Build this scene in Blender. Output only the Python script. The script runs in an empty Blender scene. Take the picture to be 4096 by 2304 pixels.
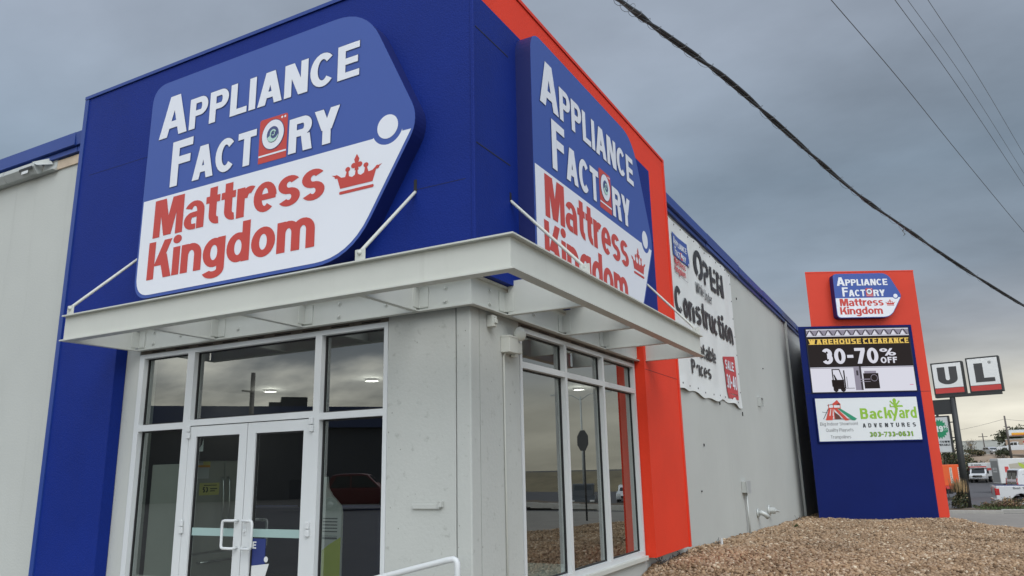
import bpy, bmesh, math, random
import numpy as np
from mathutils import Vector, Matrix
random.seed(7); RNG = np.random.default_rng(11)
S = bpy.context.scene
C = S.collection
R = math.radians
PI = math.pi

# ------------------------------------------------------------------ camera
CAM = np.array([3.6016, -5.9195, 1.6176]); YAW, PITCH, ROLL, FPX = 0.48969, 0.23689, -0.0224, 3030.86
def cam_axes():
    f = np.array([-math.sin(YAW)*math.cos(PITCH), math.cos(YAW)*math.cos(PITCH), math.sin(PITCH)])
    r = np.array([math.cos(YAW), math.sin(YAW), 0]); u = np.cross(r, f)
    c, s = math.cos(ROLL), math.sin(ROLL)
    return c*r+s*u, -s*r+c*u, f
AX_R, AX_U, AX_F = cam_axes()
cam = bpy.data.cameras.new('camera'); cam_o = bpy.data.objects.new('camera', cam); C.objects.link(cam_o)
cam.sensor_width = 36; cam.lens = 36*FPX/4096; cam.clip_start = .05; cam.clip_end = 6000
M = Matrix.Identity(4)
for i in range(3):
    M[i][0], M[i][1], M[i][2], M[i][3] = AX_R[i], AX_U[i], -AX_F[i], CAM[i]
cam_o.matrix_world = M
S.camera = cam_o
def at(px, py, D):
    """a place in the world seen at photo pixel px, py and D metres ahead"""
    d = AX_F + AX_R*(px-2048)/FPX - AX_U*(py-1152)/FPX
    fh = np.array([AX_F[0], AX_F[1], 0]); fh /= np.linalg.norm(fh)
    return CAM + d*D/(d@fh)

# ------------------------------------------------------------------ sky, sun, exposure
SUN_EL, SUN_AZ = 46, 132          # azimuth clockwise from +y
W = bpy.data.worlds.new('World'); S.world = W; W.use_nodes = True
nt = W.node_tree; N = nt.nodes; L = nt.links; N.clear()
def node(t, **k):
    n = N.new(t)
    for a, b in k.items(): setattr(n, a, b)
    return n
def wmath(op, a, b=None, clamp=False):
    n = node('ShaderNodeMath', operation=op); n.use_clamp = clamp
    for i, v in enumerate((a, b)):
        if v is None: continue
        if isinstance(v, (int, float)): n.inputs[i].default_value = v
        else: L.new(v, n.inputs[i])
    return n.outputs[0]
out = node('ShaderNodeOutputWorld'); bg = node('ShaderNodeBackground'); L.new(bg.outputs[0], out.inputs[0])
tc = node('ShaderNodeTexCoord'); sep = node('ShaderNodeSeparateXYZ'); L.new(tc.outputs['Generated'], sep.inputs[0])
X, Y, Z = sep.outputs
sky = node('ShaderNodeTexSky', sky_type='NISHITA', sun_disc=False)
sky.sun_elevation = R(SUN_EL); sky.sun_rotation = R(SUN_AZ)
skys = node('ShaderNodeVectorMath', operation='SCALE'); L.new(sky.outputs[0], skys.inputs[0]); skys.inputs['Scale'].default_value = .07
# cloud deck: noise laid on a flat layer overhead
den = wmath('ADD', wmath('MAXIMUM', Z, 0.0), .26)
cv = node('ShaderNodeCombineXYZ'); L.new(wmath('DIVIDE', X, den), cv.inputs[0]); L.new(wmath('DIVIDE', Y, den), cv.inputs[1])
def wnoise(scale, det, off):
    mp = node('ShaderNodeMapping'); mp.inputs['Location'].default_value = off; mp.inputs['Scale'].default_value = (scale*.7, scale, 1)
    mp.inputs['Rotation'].default_value = (0, 0, R(-35))
    L.new(cv.outputs[0], mp.inputs[0])
    n = node('ShaderNodeTexNoise'); n.inputs['Scale'].default_value = 1; n.inputs['Detail'].default_value = det; n.inputs['Roughness'].default_value = .55
    L.new(mp.outputs[0], n.inputs['Vector']); return n.outputs[0]
n1, n2 = wnoise(.8, 4, (3.1, 1.7, 0)), wnoise(2.3, 6, (8.2, 4.4, 0))
ramp = node('ShaderNodeValToRGB'); L.new(Z, ramp.inputs[0])
e = ramp.color_ramp.elements
e[0].position = 0.0; e[0].color = (.78, .74, .62, 1)
e[1].position = 1.0; e[1].color = (.45, .51, .60, 1)
for pos, col in ((.075, (.78, .75, .65)), (.115, (.54, .55, .54)), (.155, (.37, .40, .44)), (.22, (.285, .345, .415)), (.34, (.27, .345, .43)), (.5, (.36, .42, .51))):
    k = e.new(pos); k.color = (*col, 1)
# warm lumps of cloud lit through, mostly low down
warm = node('ShaderNodeMixRGB', blend_type='MIX'); L.new(ramp.outputs[0], warm.inputs[1]); warm.inputs[2].default_value = (.80, .76, .66, 1)
back = wmath('ADD', wmath('MULTIPLY', X, -.45), wmath('MULTIPLY', Y, -.85))          # 1 toward the bright side of the sky
backp = wmath('MULTIPLY', wmath('SUBTRACT', back, .1), 1.15, True)
lump = wmath('MULTIPLY', wmath('SUBTRACT', n2, .42), 4.5, True)
L.new(wmath('MULTIPLY', wmath('MULTIPLY', lump, backp), .75), warm.inputs[0])
gain = wmath('ADD', wmath('ADD', -.15, wmath('MULTIPLY', n1, 1.45)), wmath('MULTIPLY', n2, .88))
gain = wmath('MULTIPLY', gain, wmath('ADD', 1.0, wmath('MULTIPLY', backp, wmath('ADD', .35, wmath('MULTIPLY', lump, 1.15)))))
sunside = wmath('MAXIMUM', wmath('ADD', wmath('ADD', wmath('MULTIPLY', X, .52), wmath('MULTIPLY', Y, -.56)), wmath('MULTIPLY', Z, .64)), 0.0)
gain = wmath('MULTIPLY', gain, wmath('ADD', .92, wmath('MULTIPLY', wmath('POWER', sunside, 1.8), 1.9)))
cl = node('ShaderNodeVectorMath', operation='SCALE'); L.new(warm.outputs[0], cl.inputs[0]); L.new(gain, cl.inputs['Scale'])
mixs = node('ShaderNodeMixRGB'); mixs.inputs[0].default_value = .93; L.new(skys.outputs[0], mixs.inputs[1]); L.new(cl.outputs[0], mixs.inputs[2])
L.new(mixs.outputs[0], bg.inputs['Color']); bg.inputs['Strength'].default_value = 1.0

sun = bpy.data.lights.new('sun', 'SUN'); sun.energy = 1.5; sun.angle = R(40); sun.color = (1, .97, .93)
sun_o = bpy.data.objects.new('sun', sun); C.objects.link(sun_o)
sd = Vector((math.sin(R(SUN_AZ))*math.cos(R(SUN_EL)), math.cos(R(SUN_AZ))*math.cos(R(SUN_EL)), math.sin(R(SUN_EL))))
sun_o.rotation_euler = sd.to_track_quat('Z', 'Y').to_euler(); sun_o.location = (20, -40, 50)
S.view_settings.view_transform = 'Standard'; S.view_settings.look = 'None'; S.view_settings.exposure = .02; S.view_settings.gamma = 1
S.cycles.use_denoising = True; S.cycles.max_bounces = 8; S.cycles.transparent_max_bounces = 16

# ------------------------------------------------------------------ materials
MATS = {}
def mat(name, col, rough=.6, metal=0, var=0, vscale=3, bump=0, bscale=60, spec=.5, dirt=0, emit=None, estr=1, streak=0):
    if name in MATS: return MATS[name]
    m = bpy.data.materials.new(name); m.use_nodes = True; t = m.node_tree; b = t.nodes['Principled BSDF']
    b.inputs['Base Color'].default_value = (*col, 1); b.inputs['Roughness'].default_value = rough; b.inputs['Metallic'].default_value = metal
    b.inputs['Specular IOR Level'].default_value = spec
    if emit:
        b.inputs['Specular IOR Level'].default_value = 0
        b.inputs['Emission Color'].default_value = (*emit, 1); b.inputs['Emission Strength'].default_value = estr
    if var or bump or dirt or streak:
        co = t.nodes.new('ShaderNodeTexCoord')
    last = None
    if var:
        n = t.nodes.new('ShaderNodeTexNoise'); n.inputs['Scale'].default_value = vscale; n.inputs['Detail'].default_value = 6; n.inputs['Roughness'].default_value = .62
        t.links.new(co.outputs['Object'], n.inputs['Vector'])
        r = t.nodes.new('ShaderNodeMapRange'); r.inputs['From Min'].default_value = .28; r.inputs['From Max'].default_value = .72
        r.inputs['To Min'].default_value = 1-var; r.inputs['To Max'].default_value = 1+var
        t.links.new(n.outputs[0], r.inputs['Value'])
        x = t.nodes.new('ShaderNodeVectorMath'); x.operation = 'SCALE'; x.inputs[0].default_value = col; t.links.new(r.outputs[0], x.inputs['Scale'])
        last = x.outputs[0]
    if dirt or streak:                                              # small stains and chips; streaks run down the wall
        n = t.nodes.new('ShaderNodeTexNoise'); n.inputs['Scale'].default_value = 9 if dirt else 1; n.inputs['Detail'].default_value = 8; n.inputs['Roughness'].default_value = .7
        mp = t.nodes.new('ShaderNodeMapping'); mp.inputs['Scale'].default_value = (1, 1, 1) if dirt else (4, 4, .25)
        t.links.new(co.outputs['Object'], mp.inputs[0]); t.links.new(mp.outputs[0], n.inputs['Vector'])
        r = t.nodes.new('ShaderNodeMapRange'); r.inputs['From Min'].default_value = .585; r.inputs['From Max'].default_value = .68
        r.inputs['To Min'].default_value = 0; r.inputs['To Max'].default_value = dirt or streak
        t.links.new(n.outputs[0], r.inputs['Value'])
        mx = t.nodes.new('ShaderNodeMixRGB'); mx.inputs[2].default_value = (col[0]*.45, col[1]*.43, col[2]*.4, 1)
        if last: t.links.new(last, mx.inputs[1])
        else: mx.inputs[1].default_value = (*col, 1)
        t.links.new(r.outputs[0], mx.inputs[0]); last = mx.outputs[0]
    if last: t.links.new(last, b.inputs['Base Color'])
    if bump:
        n = t.nodes.new('ShaderNodeTexNoise'); n.inputs['Scale'].default_value = bscale; n.inputs['Detail'].default_value = 4
        t.links.new(co.outputs['Object'], n.inputs['Vector'])
        bp = t.nodes.new('ShaderNodeBump'); bp.inputs['Strength'].default_value = bump; bp.inputs['Distance'].default_value = .02
        t.links.new(n.outputs[0], bp.inputs['Height']); t.links.new(bp.outputs[0], b.inputs['Normal'])
    MATS[name] = m; return m
def glass(name, tint, a, b):
    m = bpy.data.materials.new(name); m.use_nodes = True; t = m.node_tree; t.nodes.clear()
    o = t.nodes.new('ShaderNodeOutputMaterial'); mx = t.nodes.new('ShaderNodeMixShader'); tr = t.nodes.new('ShaderNodeBsdfTransparent'); g = t.nodes.new('ShaderNodeBsdfGlossy')
    tr.inputs[0].default_value = (*tint, 1); g.inputs['Roughness'].default_value = .0; g.inputs['Color'].default_value = (.93, .97, .95, 1)
    lw = t.nodes.new('ShaderNodeLayerWeight'); lw.inputs[0].default_value = .5
    pw = t.nodes.new('ShaderNodeMath'); pw.operation = 'POWER'; pw.inputs[1].default_value = 3.5
    ma = t.nodes.new('ShaderNodeMath'); ma.operation = 'MULTIPLY_ADD'; ma.inputs[1].default_value = b; ma.inputs[2].default_value = a; ma.use_clamp = True
    t.links.new(lw.outputs['Facing'], pw.inputs[0]); t.links.new(pw.outputs[0], ma.inputs[0]); t.links.new(ma.outputs[0], mx.inputs[0])
    t.links.new(tr.outputs[0], mx.inputs[1]); t.links.new(g.outputs[0], mx.inputs[2]); t.links.new(mx.outputs[0], o.inputs[0])
    MATS[name] = m; return m
mat('grey_wall', (.462, .476, .446), .75, var=.05, vscale=.5, bump=.12, bscale=35, dirt=.0, streak=.13)
mat('chipped_wall', (.462, .476, .446), .75, var=.04, vscale=1.2, bump=.16, bscale=30, dirt=.38)
mat('canopy_paint', (.54, .55, .50), .5, var=.04, vscale=1.5, bump=.03, bscale=25, streak=.12)
mat('frame_paint', (.60, .62, .62), .4, var=.02, vscale=2)
mat('blue_stucco', (.0025, .019, .185), .6, var=.07, vscale=1.4, bump=.22, bscale=55, spec=.2)
mat('blue_metal', (.018, .05, .24), .42, var=.05, vscale=1, spec=.35)
mat('red_stucco', (.74, .045, .016), .6, var=.05, vscale=1.2, bump=.15, bscale=45, spec=.25)
mat('red_metal', (.70, .042, .016), .45, spec=.3)
mat('joint_black', (.01, .012, .03), .8)
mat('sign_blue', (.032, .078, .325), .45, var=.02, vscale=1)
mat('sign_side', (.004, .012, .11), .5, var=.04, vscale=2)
mat('sign_white', (.72, .74, .79), .38, var=.015, vscale=1)
mat('sign_red', (.51, .062, .05), .45, spec=.3)
mat('sign_outline', (.03, .05, .17), .5)
mat('wave_dark', (.05, .07, .19), .4)
mat('wave_green', (.42, .63, .55), .4)
mat('rubber', (.012, .012, .013), .6)
mat('steel', (.55, .55, .53), .28, 1)
mat('brown_stain', (.21, .175, .145), .8, var=.25, vscale=6)
mat('wood', (.52, .42, .31), .75, var=.12, vscale=5)
mat('galvanised', (.46, .48, .46), .45, .2, var=.08, vscale=5)
mat('black', (.012, .012, .012), .5)
mat('charcoal', (.035, .035, .036), .5)
glass('pane_glass', (.62, .68, .65), .23, .7)
mat('vinyl', (.70, .72, .70), .5, var=.05, vscale=1.5, bump=.25, bscale=2.2)
mat('banner_black', (.022, .022, .024), .5)
mat('banner_red', (.50, .04, .045), .5)

# ------------------------------------------------------------------ mesh helper
class MB:
    def __init__(s): s.v = []; s.f = []; s.mi = []; s.mats = []; s.cur = 0
    def use(s, name):
        if name not in s.mats: s.mats.append(name)
        s.cur = s.mats.index(name); return s
    def face(s, pts):
        i = len(s.v); s.v += [tuple(p) for p in pts]; s.f.append(tuple(range(i, i+len(pts)))); s.mi.append(s.cur); return s
    def mesh(s, vs, fs):
        i = len(s.v); s.v += [tuple(p) for p in vs]
        for f in fs: s.f.append(tuple(i+k for k in f)); s.mi.append(s.cur)
        return s
    def box(s, x0, x1, y0, y1, z0, z1, bev=0):
        if bev:
            bm = bmesh.new(); bmesh.ops.create_cube(bm, size=1)
            for v in bm.verts: v.co = Vector((x0+(v.co.x+.5)*(x1-x0), y0+(v.co.y+.5)*(y1-y0), z0+(v.co.z+.5)*(z1-z0)))
            bmesh.ops.bevel(bm, geom=bm.edges[:], offset=bev, segments=2, affect='EDGES', profile=.5)
            return s.bm(bm)
        v = [(x, y, z) for z in (z0, z1) for y in (y0, y1) for x in (x0, x1)]
        return s.mesh(v, [(0, 2, 3, 1), (4, 5, 7, 6), (0, 1, 5, 4), (2, 6, 7, 3), (0, 4, 6, 2), (1, 3, 7, 5)])
    def bm(s, bm):
        bm.verts.index_update(); s.mesh([v.co[:] for v in bm.verts], [[v.index for v in f.verts] for f in bm.faces]); bm.free(); return s
    def prism(s, poly, fn, d0, d1):
        """outline poly (u, v) swept from depth d0 to d1; fn(u, v, d) gives the point"""
        n = len(poly); a = [fn(u, v, d0) for u, v in poly]; b = [fn(u, v, d1) for u, v in poly]
        return s.mesh(a+b, [tuple(range(n-1, -1, -1)), tuple(range(n, 2*n))]+[(i, (i+1) % n, n+(i+1) % n, n+i) for i in range(n)])
    def tube(s, pts, r, n=10, cap=True):
        pts = [Vector(p) for p in pts]; rings = []; vs = []; fs = []
        rad = r if isinstance(r, (list, tuple)) else [r]*len(pts)
        up = None
        for i, p in enumerate(pts):
            t = (pts[min(i+1, len(pts)-1)]-pts[max(i-1, 0)]).normalized()
            if up is None: up = Vector((0, 0, 1)) if abs(t.z) < .9 else Vector((1, 0, 0))
            a = t.cross(up)
            if a.length < 1e-4: a = t.orthogonal()
            a.normalize(); b = a.cross(t).normalized(); up = b
            for k in range(n):
                q = 2*PI*k/n; vs.append(p+(a*math.cos(q)+b*math.sin(q))*rad[i])
        for i in range(len(pts)-1):
            for k in range(n): fs.append((i*n+k, i*n+(k+1) % n, (i+1)*n+(k+1) % n, (i+1)*n+k))
        if cap: fs += [tuple(range(n-1, -1, -1)), tuple((len(pts)-1)*n+k for k in range(n))]
        return s.mesh(vs, fs)
    def lathe(s, prof, o, ax, n=20):
        """profile (r, h) spun about axis ax through o"""
        ax = Vector(ax).normalized(); a = ax.orthogonal().normalized(); b = ax.cross(a); o = Vector(o); vs = []; fs = []
        for r, h in prof:
            for k in range(n):
                q = 2*PI*k/n; vs.append(o+ax*h+(a*math.cos(q)+b*math.sin(q))*r)
        for i in range(len(prof)-1):
            for k in range(n): fs.append((i*n+k, i*n+(k+1) % n, (i+1)*n+(k+1) % n, (i+1)*n+k))
        fs += [tuple(range(n-1, -1, -1)), tuple((len(prof)-1)*n+k for k in range(n))]
        return s.mesh(vs, fs)
    def polys(s, ps, fn, d=0, step=.0003):
        """flat shapes: list of (layer, points)"""
        for k, p in ps: s.face([fn(u, v, d+k*step) for u, v in p])
        return s
    def build(s, name, m=None, parent=None, smooth=False, loc=None, rz=0):
        me = bpy.data.meshes.new(name); me.from_pydata(s.v, [], s.f)
        ms = s.mats if s.mats else [m]
        for q in ms: me.materials.append(MATS[q])
        if s.mats: me.polygons.foreach_set('material_index', s.mi)
        if smooth: me.polygons.foreach_set('use_smooth', [True]*len(me.polygons))
        me.update(); o = bpy.data.objects.new(name, me); C.objects.link(o)
        if parent: o.parent = parent
        if loc is not None: o.location = loc; o.rotation_euler = (0, 0, rz)
        return o
def tag(o, label, cat, group=None):
    o['label'] = label; o['category'] = cat
    if group: o['group'] = group
    return o
def struct(o): o['kind'] = 'structure'; return o
def thing(name, label, cat, loc=(0, 0, 0), rz=0, group=None):
    o = bpy.data.objects.new(name, None); C.objects.link(o); o.location = loc; o.rotation_euler = (0, 0, rz); o.empty_display_size = .2
    return tag(o, label, cat, group)
def copy_tree(o, parent=None):
    c = o.copy(); C.objects.link(c)
    if parent: c.parent = parent
    for ch in list(o.children): copy_tree(ch, c)
    return c

# ------------------------------------------------------------------ lettering drawn with straight and round strokes
def ell(cx, cy, rx, ry, a0, a1, t, h, n=None):
    n = n or max(4, int(abs(a1-a0)/15)); q = []
    for i in range(n):
        a, b = R(a0+(a1-a0)*i/n), R(a0+(a1-a0)*(i+1)/n)
        q.append([(cx+rx*math.cos(a), cy+ry*math.sin(a)), (cx+rx*math.cos(b), cy+ry*math.sin(b)), (cx+(rx-t)*math.cos(b), cy+(ry-h)*math.sin(b)), (cx+(rx-t)*math.cos(a), cy+(ry-h)*math.sin(a))])
    return q
def disc(cx, cy, rx, ry=None, n=28):
    ry = ry or rx
    return [(cx+rx*math.cos(2*PI*i/n), cy+ry*math.sin(2*PI*i/n)) for i in range(n)]
def rect(x0, y0, x1, y1): return [(x0, y0), (x1, y0), (x1, y1), (x0, y1)]
def glyph(ch, t):
    h = t*.86; s = t*1.12; xh = .74; g = []; one = lambda p: g.append([p])
    V = lambda x, a=0, b=1: one(rect(x, a, x+t, b))
    H = lambda y, a, b: one(rect(a, y, b, y+h))
    D = lambda xb, xt, a=0, b=1, k=s: one([(xb, a), (xb+k, a), (xt+k, b), (xt, b)])
    def bowl(y0, y1, x0, x1):
        xc = x1-min((y1-y0)*.55, (x1-x0)*.6); H(y0, x0, xc); H(y1-h, x0, xc); g.append(ell(xc, (y0+y1)/2, x1-xc, (y1-y0)/2, -90, 90, t, h))
    def E_(cx, cy, rx, ry, a0, a1): g.append(ell(cx, cy, rx, ry, a0, a1, t, h))
    def arch(x0, x1):
        rx = (x1-x0)/2; ry = min(.33, rx*1.1); E_(x0+rx, xh-ry, rx, ry, 0, 180); V(x1-t, 0, xh-ry)
    w = .66
    if ch == 'A': w = .76; D(0, w/2-.6*s); D(w-s, w/2-.4*s); H(.2, w*.2, w*.8)
    elif ch == 'B': w = .67; V(0); bowl(.48-h*.1, 1, t, w*.96); bowl(0, .48+h*.9, t, w)
    elif ch == 'C': w = .72; E_(w/2, .5, w/2, .5, 42, 318)
    elif ch == 'D': w = .7; V(0); bowl(0, 1, t, w)
    elif ch == 'E': w = .6; V(0); H(0, t, w); H(1-h, t, w); H(.5-h/2, t, w*.93)
    elif ch == 'F': w = .56; V(0); H(1-h, t, w); H(.47, t, w*.92)
    elif ch == 'G': w = .75; E_(w/2, .5, w/2, .5, 42, 330); H(.36, w/2, w); V(w-t, .08, .4)
    elif ch == 'H': w = .68; V(0); V(w-t); H(.5-h/2, t, w-t)
    elif ch == 'I': w = t; V(0)
    elif ch == 'K': w = .7; V(0); D(t*.9, w-s*1.05, .34, 1); D(w-s*.9, t+.12, 0, .62)
    elif ch == 'L': w = .55; V(0); H(0, t, w)
    elif ch == 'M': w = .86; V(0); V(w-t); D(w/2-s/2, t*.55, 0.02, 1, s*.95); D(w/2-s/2, w-t*.55-s*.95, 0.02, 1, s*.95)
    elif ch == 'N': w = .7; V(0); V(w-t); D(w-t*1.15-s*.1, t*.15, 0, 1, s*1.05)
    elif ch == 'O': w = .78; E_(w/2, .5, w/2, .5, 0, 360)
    elif ch == 'P': w = .64; V(0); bowl(.40, 1, t, w)
    elif ch == 'Q': w = .78; E_(w/2, .5, w/2, .5, 0, 360); D(w-s, w/2, -.04, .25)
    elif ch == 'R': w = .68; V(0); bowl(.44, 1, t, w*.97); D(w-s, w*.52, 0, .47)
    elif ch == 'S': w = .66; r = .25+h/4; E_(w/2, 1-r, w/2, r, 32, 270); E_(w/2, r, w/2, r, 90, -148)
    elif ch == 'T': w = .62; V(w/2-t/2, 0, 1-h); H(1-h, 0, w)
    elif ch == 'U': w = .68; V(0, .33); V(w-t, .33); E_(w/2, .33, w/2, .33, 180, 360)
    elif ch == 'V': w = .7; D(w/2-.6*s, 0); D(w/2-.4*s, w-s)
    elif ch == 'W': w = 1.0; D(.2, 0, k=s*.9); D(.24, .5-s*.45, k=s*.9); D(.76-s*.9, .5-s*.45, k=s*.9); D(.8-s*.9, 1-s*.9, k=s*.9)
    elif ch == 'Y': w = .7; V(w/2-t/2, 0, .45); D(w/2-.55*s, 0, .4, 1); D(w/2-.45*s, w-s, .4, 1)
    elif ch == 'a': w = .56; h *= .8; r = .28; E_(w/2, xh-r, w/2, r, 0, 155); V(w-t, 0, xh-r); E_(w*.42, .225, w*.42, .225, 75, 285); H(.45-h, w*.42, w-t); H(0, w*.42, w-t*1.1)
    elif ch in 'bdpq':
        w = .6; E_(w/2, xh/2, w/2, xh/2, 0, 360); V(0 if ch in 'bp' else w-t, 0 if ch in 'bd' else -.28, 1 if ch in 'bd' else xh)
    elif ch == 'c': w = .54; E_(w/2, xh/2, w/2, xh/2, 42, 318)
    elif ch == 'e': w = .57; h *= .84; E_(w/2, xh/2, w/2, xh/2, 0, 312); H(xh/2-h*.5, t*.9, w-t*.1)
    elif ch == 'f': w = .36; V(.1, 0, .8); E_(.1+.2, .78, .2, .22, 95, 180); H(xh-h, 0, w)
    elif ch == 'g': w = .6; E_(w/2, xh/2, w/2, xh/2, 0, 360); V(w-t, -.06, xh); E_(w/2, -.06, w/2, .22, 200, 360)
    elif ch == 'h': w = .58; V(0); arch(0, w)
    elif ch == 'i': w = t; V(0, 0, xh); one(disc(t/2, .94, t*.6, t*.56, 14))
    elif ch == 'k': w = .58; V(0); D(t*.9, w-s*1.05, .26, xh); D(w-s*.9, t+.1, 0, .47)
    elif ch == 'l': w = t; V(0)
    elif ch == 'm': w = .9; V(0, 0, xh); arch(0, .45+t/2); arch(.45-t/2, w)
    elif ch == 'n': w = .58; V(0, 0, xh); arch(0, w)
    elif ch == 'o': w = .6; E_(w/2, xh/2, w/2, xh/2, 0, 360)
    elif ch == 'r': w = .4; V(0, 0, xh); E_(t*.35+.26, xh-.28, .26, .28, 60, 180)
    elif ch == 's': w = .53; h *= .84; r = xh*.25+h/4; E_(w/2, xh-r, w/2, r, 32, 270); E_(w/2, r, w/2, r, 90, -148)
    elif ch == 't': w = .38; q_ = max(.2, t*1.25); V(.09, q_, .96); H(xh-h, 0, w); E_(.09+q_, q_, q_, q_, 180, 276)
    elif ch == 'u': w = .58; V(w-t, 0, xh); V(0, .28, xh); E_(w/2, .28, w/2, .28, 180, 360)
    elif ch == 'v': w = .56; D(w/2-.6*s, 0, 0, xh); D(w/2-.4*s, w-s, 0, xh)
    elif ch == 'w': w = .82; D(.17, 0, 0, xh, s*.85); D(.2, .41-s*.42, 0, xh, s*.85); D(.62-s*.85, .41-s*.42, 0, xh, s*.85); D(.65-s*.85, .82-s*.85, 0, xh, s*.85)
    elif ch == 'y': w = .58; D(w/2-.6*s, 0, 0, xh); D(.08, w-s, -.26, xh)
    elif ch == '0': w = .62; E_(w/2, .5, w/2, .5, 0, 360)
    elif ch == '1': w = .4; V(w-t); D(.02, w-t, .68, .98, t*.9)
    elif ch == '2': w = .6; r = .29; E_(w/2, 1-r, w/2, r, -25, 165); D(0, w*.62-s*.2, 0, .62); H(0, 0, w)
    elif ch == '3': w = .6; r = .25+h/2; E_(w/2, 1-r, w/2*.94, r, -90, 150); E_(w/2, r, w/2, r, -150, 90)
    elif ch == '4': w = .64; V(w*.6); D(0, w*.6-.05, .24, 1); H(.2, 0, w)
    elif ch == '5': w = .6; H(1-h, .06, w*.94); V(.05, .46, 1-h); E_(w/2, .32, w/2, .32, -150, 130)
    elif ch == '6': w = .62; E_(w/2, .31, w/2, .31, 0, 360); E_(w/2, .5, w/2, .5, 40, 190)
    elif ch == '7': w = .58; H(1-h, 0, w); D(.1, w-s, 0, 1-h)
    elif ch == '8': w = .62; r = .25+h/2; E_(w/2, 1-r, w/2*.92, r, 0, 360); E_(w/2, r, w/2, r, 0, 360)
    elif ch == '9': w = .62; E_(w/2, .69, w/2, .31, 0, 360); E_(w/2, .5, w/2, .5, -140, 10)
    elif ch == '%': w = .95; k = t*.75; g.append(ell(.24, .76, .23, .24, 0, 360, k, k)); g.append(ell(.71, .24, .23, .24, 0, 360, k, k)); D(.28, .62, 0, 1, k)
    elif ch == '-': w = .34; H(.38, 0, w)
    elif ch == '!': w = t; V(0, .3); V(0, 0, t)
    elif ch == '.': w = t; V(0, 0, t)
    elif ch == ' ': w = .26
    out_ = []
    for k, ps in enumerate(g): out_ += [(k, p) for p in ps]
    return out_, w
def text(body, x, y, H, Wd=None, t=.2, sp=.09, small=None, serif=0):
    """strokes of a line of capital height H with its left foot at x, y, stretched to width Wd; small = size of all but the first letter"""
    cx = 0; o = []
    for i, ch in enumerate(body):
        k = 1 if (small is None or i == 0) else small
        ps, w = glyph(ch, t/ (1 if k == 1 else k)*(1 if k == 1 else .80))
        o += [(l, [(cx+u*k, v*k) for u, v in p]) for l, p in ps]
        if serif and ch != ' ':
            o += [(9, [(cx+u*k, v*k) for u, v in rect(-.05, b, w+.05, b+serif)]) for b in (0, 1-serif)]
        cx += w*k+sp
    cx -= sp; sx = H if Wd is None else Wd/cx
    return [(l, [(x+u*sx, y+v*H) for u, v in p]) for l, p in o]
def grow(ps, k):
    """strokes a little fatter, for an outline behind the letters"""
    r = []
    for l, p in ps:
        cx = sum(a for a, _ in p)/len(p); cy = sum(b for _, b in p)/len(p)
        r.append((l, [(a+(k if a > cx else -k), b+(k if b > cy else -k)) for a, b in p]))
    return r
def rounded(pts, rad, n=5):
    """round the corners of an outline"""
    o = []; m = len(pts)
    for i in range(m):
        p0, p, p2 = Vector(pts[i-1]), Vector(pts[i]), Vector(pts[(i+1) % m]); r_ = rad[i] if isinstance(rad, (list, tuple)) else rad
        a = p+(p0-p).normalized()*r_; b = p+(p2-p).normalized()*r_
        for k in range(n+1):
            q = k/n; o.append(tuple(a*(1-q)**2+p*2*q*(1-q)+b*q*q))
    return o

# ------------------------------------------------------------------ ground
def gz(x, y):
    pts = ((-1e4, -.10), (14, -.10), (22, -.22), (34, -.62), (40, -.78), (44, -1.12), (112, -1.32), (1e4, -1.32))
    for (a, za), (b, zb) in zip(pts, pts[1:]):
        if y <= b: return za+(zb-za)*(y-a)/(b-a)
    return -1.32
mat('asphalt', (.060, .056, .054), .9, var=.22, vscale=.9, bump=.3, bscale=70)
mat('driveway', (.255, .23, .20), .9, var=.14, vscale=1.3, bump=.2, bscale=60)
mat('concrete', (.36, .345, .315), .85, var=.12, vscale=2.5, bump=.15, bscale=40)
mat('lot_asphalt', (.085, .08, .083), .88, var=.18, vscale=1.4)
def sheet(name, xs, ys, zf, m):
    b = MB(); nx = len(xs)
    b.mesh([(x, y, zf(x, y)) for y in ys for x in xs], [(j*nx+i, j*nx+i+1, (j+1)*nx+i+1, (j+1)*nx+i) for j in range(len(ys)-1) for i in range(nx-1)])
    return struct(b.build(name, m, smooth=True))
xs = [-3000, -800, -300, -120, -60, -30, -10, 0, 10, 20, 40, 80, 160, 400, 900, 3000]
sheet('ground', xs, [-3000, -900, -300, -120, -60, -30, -12, 0, 8, 14, 18, 22, 28, 34, 42, 50, 62, 75, 95, 112, 150, 300, 900, 3000], gz, 'asphalt')
sheet('driveway', [-4, 0, 4, 8, 14, 22, 34], [13, 16, 19, 22, 25, 28, 31, 33.2], lambda x, y: gz(x, y)+.012, 'driveway')
sheet('parking_lot', [-4, 0, 4, 8, 14, 22, 34, 60], [38.2, 42, 50, 62, 75, 95, 112], lambda x, y: gz(x, y)+.008, 'lot_asphalt')
b = MB()
for x in range(-4, 30, 2): b.box(x, x+1.995, 33.2+.52*(x-4), 33.42+.52*(x-4), -.8, -.46, .02)
struct(b.build('kerb', 'concrete'))
struct(MB().box(-9, 1.6, -3.2, -.16, -.3, -.004).build('pavement', 'concrete'))

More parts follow.
